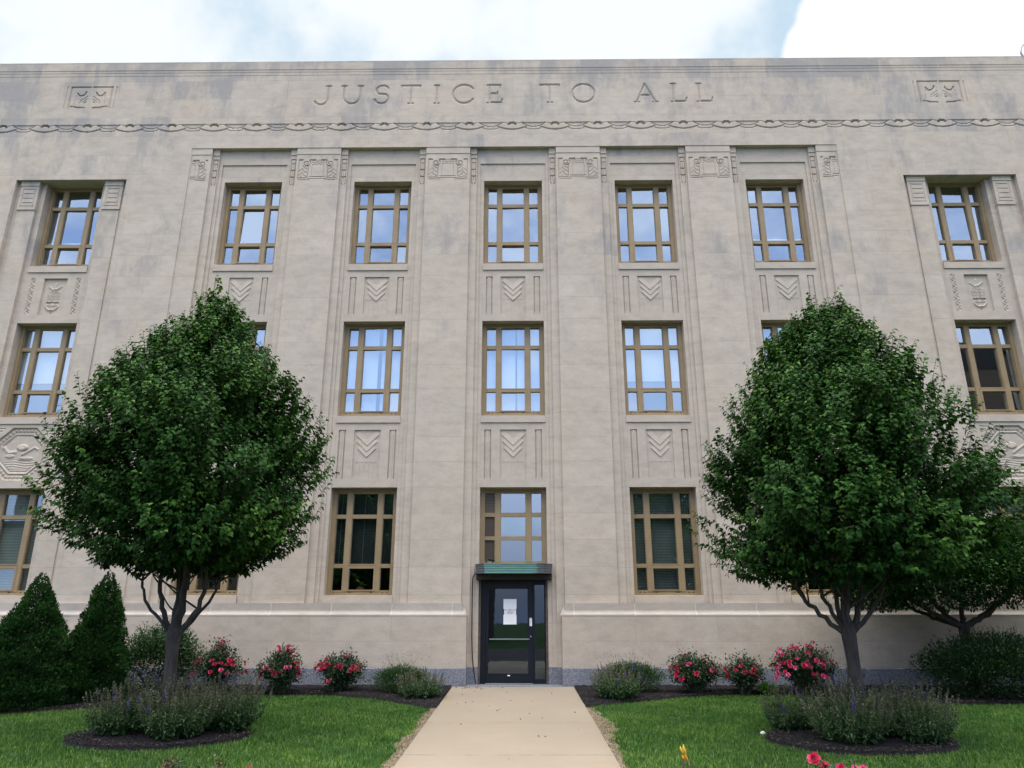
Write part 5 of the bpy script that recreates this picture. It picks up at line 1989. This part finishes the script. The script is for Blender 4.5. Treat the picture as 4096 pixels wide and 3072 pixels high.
def near_rose(cx, cy, top, label, seed, flowers, redtips):
    """rose in the foreground of which only the tips come into the picture"""
    g = np.random.default_rng(seed)
    bz = float(gz(cx, cy))
    t = thing('rose_bush', (cx, cy, bz), label, 'rose bush', 'rose bushes in the foreground')
    mb = MB()
    lp, ld = [], []
    tips = [np.array(f[:3]) for f in flowers] + [np.array(r) for r in redtips]
    for q in range(14):
        a = g.uniform(0, 2 * pi)
        tips.append(np.array([cx + 0.32 * cos(a) * g.random() ** .5, cy + 0.28 * sin(a) * g.random() ** .5, bz + (top - bz) * g.uniform(0.45, 0.80)]))
    for e in tips:
        b0 = np.array([cx + 0.05 * g.standard_normal(), cy + 0.05 * g.standard_normal(), bz - 0.03])
        c = curve_pts([b0, b0 * 0.4 + e * 0.6 + np.array([0, 0, 0.05]), e], 8)
        mb.tube(c, np.linspace(0.006, 0.003, len(c)), 6)
        k = g.integers(4, len(c) - 2, 60)
        pt = c[k] + g.standard_normal((60, 3)) * 0.035
        lp.append(pt)
        ld.append(unit(g.standard_normal((60, 3)) + np.array([0, 0, 0.2])))
    mb.obj('canes', M['twig'], t, True)
    lp, ld = np.vstack(lp), np.vstack(ld)
    up = unit(np.array([0, 0, 1.0]) + 0.4 * g.standard_normal(lp.shape))
    V, T = leaves(lp, ld, up, 0.045 * g.uniform(0.6, 1.2, len(lp)), 0.6, 0.08, 0.12)
    mesh_obj('foliage', V, T, M['roseleaf'], t, tint=np.repeat(np.clip(g.normal(0.4, 0.18, len(lp)), 0, 1), 7))
    if redtips:
        p = np.vstack([np.array(r) + g.standard_normal((16, 3)) * np.array([0.022, 0.02, 0.030]) - np.array([0, 0, 0.02]) for r in redtips])
        V, T = leaves(p, unit(g.standard_normal(p.shape) + np.array([0, 0, 0.3])), unit(np.array([0, 0, 1.]) + 0.5 * g.standard_normal(p.shape)), 0.034 * g.uniform(0.6, 1.2, len(p)), 0.55, 0.08, 0.15)
        mesh_obj('young_leaves', V, T, M['redleaf'], t, tint=np.repeat(np.clip(g.normal(0.5, 0.2, len(p)), 0, 1), 7))
    for (x, y, z, s, col) in flowers:
        o = bpy.data.objects.new('blossom', ROSES[col][g.integers(0, 2)])
        COL.objects.link(o)
        o.parent = t
        o.location = (x - cx, y - cy, z - bz)
        o.rotation_euler = (R(g.uniform(35, 65)), R(g.uniform(-15, 15)), R(g.uniform(-40, 40)))
        o.scale = (s, s, s)
    return t


near_rose(2.55, -10.8, -1.0, 'red rose bush in the foreground right, only its top blooms showing', 81,
          [(2.36, -10.8, -0.985, 0.95, 'red'), (2.45, -10.78, -1.050, 0.9, 'red'), (2.555, -10.8, -1.055, 0.8, 'red'), (2.42, -10.82, -1.01, 0.35, 'red'), (2.66, -10.8, -1.055, 0.6, 'pink'), (2.72, -10.8, -1.055, 0.6, 'pink')], [(2.40, -10.8, -1.015)])
near_rose(-2.10, -11.0, -1.0, 'rose bush with dark red young leaves in the foreground left', 82,
          [(-2.175, -11.0, -1.075, 0.55, 'red'), (-1.845, -11.0, -1.045, 0.75, 'red')], [(-2.455, -11.0, -0.985), (-2.40, -11.0, -0.975), (-2.43, -11.0, -1.03), (-2.235, -11.0, -1.035), (-2.06, -11.0, -0.985), (-2.04, -11.0, -1.00)])

# ---- day lily
ly = thing('day_lily', (1.45, -10.5, float(gz(1.45, -10.5))), 'orange yellow day lily blooms and buds in the foreground beside the path', 'flower')
mb = MB()
lz = float(gz(1.45, -10.5))
for (x, z) in ((1.428, -1.02), (1.44, -1.05), (1.475, -1.06), (1.462, -1.02)):
    mb.tube(curve_pts([(1.45, -10.5, lz - 0.02), ((x + 1.45) / 2 + 0.01, -10.5, (lz + z) / 2), (x, -10.5, z)], 6), 0.004, 6)
mb.obj('stalks', M['twig'], ly, True)
Vs, Ts, tn = MB(), None, None
for (a, b, w) in (((1.440, -10.5, -1.005), (1.416, -10.5, -0.945), 0.0095), ((1.452, -10.5, -1.000), (1.441, -10.51, -0.929), 0.011), ((1.455, -10.5, -1.005), (1.465, -10.5, -0.965), 0.005),
                  ((1.446, -10.5, -1.045), (1.428, -10.5, -1.005), 0.011), ((1.475, -10.5, -1.06), (1.448, -10.5, -0.995), 0.009)):
    a, b = np.array(a), np.array(b)
    t_ = np.linspace(0, 1, 7)
    Vs.tube(a + (b - a) * t_[:, None], w * np.array([0.35, 0.75, 1.0, 1.0, 0.85, 0.5, 0.08]), 8)
nv = sum(len(v) for v in Vs.V)
zz_ = np.concatenate(Vs.V)[:, 2]
Vs.obj('bloom', M['lily'], ly, True, tint=np.clip((zz_ + 1.07) / 0.12 + 0.1 * rng.standard_normal(nv), 0, 1))
mb = MB()
g_ = np.random.default_rng(3)
for q in range(26):
    a = g_.uniform(0, 2 * pi)
    ln = g_.uniform(0.18, 0.34)
    ex = 1.45 + cos(a) * ln * 0.9
    ey = -10.5 + sin(a) * ln * 0.9
    c = curve_pts([(1.45 + 0.02 * cos(a), -10.5 + 0.02 * sin(a), lz - 0.01), (1.45 + cos(a) * ln * 0.35, -10.5 + sin(a) * ln * 0.35, lz + ln * 1.0), (ex, ey, lz + ln * 0.75)], 6)
    w = 0.008 * np.array([1 - (i_ / 12) ** 2 for i_ in range(len(c))])
    sd = np.array([-sin(a), cos(a), 0])
    V = np.concatenate([c - sd * w[:, None], c + sd * w[:, None]])
    k = len(c)
    mb.add(V, [(i_, i_ + 1, k + i_ + 1, k + i_) for i_ in range(k - 1)])
c = curve_pts([(1.60, -10.5, lz), (1.585, -10.5, -1.08), (1.61, -10.5, -1.018), (1.645, -10.5, -1.045), (1.665, -10.5, -1.07)], 5)
mb.tube(c, 0.004, 5)
nn = sum(len(v) for v in mb.V)
mb.obj('leaf_blades', M['lime'], ly, tint=np.clip(np.full(nn, 0.35) + 0.2 * rng.standard_normal(nn), 0, 1))


# ---- salvia clumps
def spike_mesh(seed):
    g = np.random.default_rng(seed)
    n = 60
    u = g.random(n)
    a = g.uniform(0, 2 * pi, n)
    p = np.stack([0.004 * np.cos(a), 0.004 * np.sin(a), u * 0.13], -1)
    d = np.stack([np.cos(a), np.sin(a), np.full(n, 0.5)], -1)
    V, T = small_leaves(p, d, np.tile([0, 0, 1.0], (n, 1)), 0.020 * (1.15 - 0.7 * u), 0.8)
    o = mesh_obj('flower_spike', V, T, M['violet'], tint=np.repeat(np.clip(g.normal(0.45, 0.22, n), 0, 1), 4))
    me = o.data
    bpy.data.objects.remove(o)
    return me


SPIKES = [spike_mesh(s) for s in (1, 2, 3)]


def salvia(cx, cy, r, h, label, seed, nviolet, nstem=150, lush=1.0):
    g = np.random.default_rng(seed)
    bz = float(gz(cx, cy)) + 0.04
    t = thing('salvia', (cx, cy, bz), label, 'flowering plant', 'salvia clumps')
    a = g.uniform(0, 2 * pi, nstem)
    rr_ = np.sqrt(g.random(nstem))
    b = np.stack([cx + 0.35 * r * np.cos(a) * rr_, cy + 0.35 * r * np.sin(a) * rr_, np.full(nstem, bz - 0.02)], -1)
    h, r = h * 0.98, r * 1.04
    hh = h * (1.02 - 0.30 * rr_ ** 2) * g.uniform(0.70, 1.22, nstem)
    e = np.stack([cx + r * np.cos(a) * rr_ * 1.05, cy + r * np.sin(a) * rr_ * 0.95, bz + hh], -1)
    m = b * 0.5 + e * 0.5 + np.stack([0.14 * r * np.cos(a) * rr_, 0.14 * r * np.sin(a) * rr_, -0.02 * np.ones(nstem)], -1)
    V1, Q1 = thin_twigs(b, m, 0.004, 0.003)
    V2, Q2 = thin_twigs(m, e, 0.003, 0.0018)
    mesh_obj('stems', np.vstack([V1, V2]), np.vstack([Q1, Q2 + len(V1)]), M['twig'], t)
    # leaves along the lower two thirds
    nl = int(44 * lush)
    u = g.random((nstem, nl)) ** 0.85 * 0.70
    u2 = np.clip(u / 0.5, 0, 1)[..., None]
    u3 = np.clip((u - 0.5) / 0.5, 0, 1)[..., None]
    p = np.where(u[..., None] < 0.5, b[:, None] * (1 - u2) + m[:, None] * u2, m[:, None] * (1 - u3) + e[:, None] * u3)
    p = p + 0.016 * g.standard_normal(p.shape)
    d = unit(g.standard_normal(p.shape) + np.array([0, 0, 0.25]) + 0.5 * unit(e - b)[:, None])
    L = 0.066 * g.uniform(0.6, 1.3, u.shape) * (1.30 - 1.15 * u)
    pf, df = p.reshape(-1, 3), d.reshape(-1, 3)
    upv = unit(np.array([0, 0, 1.0]) + 0.4 * g.standard_normal(pf.shape))
    V, T = leaves(pf, df, upv, L.ravel(), 0.42, 0.06, 0.12)
    ti = np.clip(0.36 + 0.16 * g.standard_normal(pf.shape[0]) + 0.22 * (u.ravel() - 0.35), 0, 1)
    mesh_obj('foliage', V, T, M['sageleaf'], t, tint=np.repeat(ti, 7))
    # spent grey-green spikes
    ns = 34
    us = 0.48 + 0.56 * g.random((nstem, ns))
    dirs = unit(e - m)
    ps = e[:, None] + dirs[:, None] * ((us - 0.95) * (h * 0.42))[..., None] + 0.0025 * g.standard_normal((nstem, ns, 3))
    dd = unit(rand_unit(nstem * ns).reshape(nstem, ns, 3) + dirs[:, None] * 0.9)
    V, T = small_leaves(ps.reshape(-1, 3), dd.reshape(-1, 3), np.tile([0, 0, 1.0], (nstem * ns, 1)), 0.022 * g.uniform(0.7, 1.2, nstem * ns), 0.7)
    o = mesh_obj('spent_spikes', V, T, M['spent'], t, tint=np.repeat(np.clip(g.normal(0.40, 0.22, nstem * ns), 0, 1), 4))
    tag(o, kind='stuff')
    for q in range(nviolet):
        k = g.integers(0, nstem)
        o = bpy.data.objects.new('flower_spike', SPIKES[g.integers(0, 3)])
        COL.objects.link(o)
        o.parent = t
        o.location = tuple(e[k] - dirs[k] * 0.03 - np.array([cx, cy, bz]))
        o.rotation_euler = (math.acos(min(1, dirs[k][2])), 0, math.atan2(dirs[k][1], dirs[k][0]) + pi / 2)
        o.scale = (1.1,) * 3


salvia(-5.27, -5.98, 0.52, 0.66, 'salvia clump with violet spikes at the left end of the left tree ring', 91, 12)
salvia(-4.95, -5.35, 0.52, 0.68, 'salvia clump at the back of the left tree ring, left of the trunk', 92, 7)
salvia(-4.45, -6.22, 0.50, 0.64, 'leafy salvia clump at the front of the left tree ring, right of the trunk', 93, 7, lush=1.25)
salvia(-3.98, -5.62, 0.52, 0.68, 'salvia clump with leaning spikes at the right end of the left tree ring', 94, 9)
salvia(3.98, -5.50, 0.40, 0.52, 'small salvia clump at the left end of the right tree ring', 95, 10, 90)
salvia(4.42, -6.42, 0.55, 0.66, 'pale green salvia clump at the front of the right tree ring', 96, 10)
salvia(4.80, -5.50, 0.50, 0.66, 'salvia clump behind the trunk in the right tree ring', 97, 12)
salvia(5.34, -6.36, 0.55, 0.66, 'dark salvia clump at the right end of the right tree ring', 98, 9)
salvia(5.50, -5.70, 0.42, 0.62, 'tan topped salvia clump at the back right of the right tree ring', 99, 6, 110)
salvia(-1.72, -2.15, 0.46, 0.44, 'grey green salvia clump left of the path, in front of a yew', 101, 6, 130)
salvia(1.95, -2.25, 0.48, 0.52, 'salvia clump with many violet spikes right of the path, in front of a yew', 102, 22, 150)

# ---- white stone by the right ring, house plant behind a window
g_ = np.random.default_rng(8)
u, v = np.meshgrid(np.linspace(0, 2 * pi, 10, endpoint=False), np.linspace(0.1, pi - 0.1, 6), indexing='ij')
rr_ = 1 + 0.15 * g_.standard_normal(u.shape)
V = np.stack([3.54 + 0.038 * rr_ * np.cos(u) * np.sin(v), -5.62 + 0.032 * rr_ * np.sin(u) * np.sin(v), float(gz(3.5, -5.62)) + 0.020 + 0.024 * rr_ * np.cos(v)], -1).reshape(-1, 3)
Q = [(a * 6 + b, a * 6 + b + 1, ((a + 1) % 10) * 6 + b + 1, ((a + 1) % 10) * 6 + b) for a in range(10) for b in range(5)]
T = [(a * 6, ((a + 1) % 10) * 6, 0) for a in range(1, 9)] + [(((a + 1) % 10) * 6 + 5, a * 6 + 5, 5) for a in range(1, 9)]
tag(mesh_obj('white_stone', V, [np.array(Q), np.array(T)], M['white_stone'], smooth=True), 'small white stone at the left rim of the right mulch ring', 'stone')

hp = thing('house_plant', (-3.48, 0.42, 0.56), 'potted plant with pale green leaves inside the ground floor window left of the door', 'plant')
mb = MB()
mb.tube([(-3.48, 0.42, 0.56), (-3.48, 0.42, 0.60), (-3.48, 0.42, 0.73), (-3.48, 0.42, 0.74)], [0.06, 0.075, 0.10, 0.09], 14)
mb.obj('pot', M['terracotta'], hp, True)
g_ = np.random.default_rng(12)
n = 16
a = np.linspace(0, 2 * pi, n, endpoint=False) + g_.normal(0, 0.2, n)
p = np.tile([-3.48, 0.42, 0.76], (n, 1)) + 0.02 * g_.standard_normal((n, 3))
d = np.stack([np.cos(a), np.sin(a) * 0.5, g_.uniform(0.1, 0.9, n)], -1)
V, T = leaves(p, d, np.tile([0, 0, 1.0], (n, 1)), g_.uniform(0.12, 0.22, n), 0.5, 0.05, 0.35)
mesh_obj('leaves', V, T, M['lime'], hp, tint=np.repeat(np.clip(g_.normal(0.6, 0.2, n), 0, 1), 7))

# ------------------------------------------------------------------ what the windows mirror: buildings across the street
def street_building(x0, x1, y0, y1, h, label, nf, nb):
    bz = gb
    t = thing('street_building', ((x0 + x1) / 2, (y0 + y1) / 2, bz), label, 'building', 'buildings mirrored in the courthouse windows')
    mb = MB()
    mb.box(x0, x1, y0, y1, bz, h)
    mb.box(x0 - 0.2, x1 + 0.2, y0 - 0.2, y1 + 0.2, h, h + 0.35)
    mb.obj('wall', M['dark_brick'], t)
    fh = (h - bz) / nf
    bw = (x1 - x0) / nb
    for f in range(nf):
        mb = MB()
        for b in range(nb):
            xa = x0 + bw * (b + 0.3)
            mb.box(xa, xa + bw * 0.4, y1 - 0.02, y1 + 0.03, bz + fh * (f + 0.35), bz + fh * (f + 0.8))
        mb.obj('window_row', M['black_metal'], t)


street_building(-46, -2.6, -66, -50, 9.6, 'low dark building mirrored in the lower left windows', 3, 14)
street_building(27, 62, -48, -31, 18.2, 'tall dark building mirrored in the second floor window at the right edge', 6, 10)

# ------------------------------------------------------------------ lift everything so the door threshold is at z = 0
for o in bpy.data.objects:
    if o.parent is None:
        o.location.z += LIFT
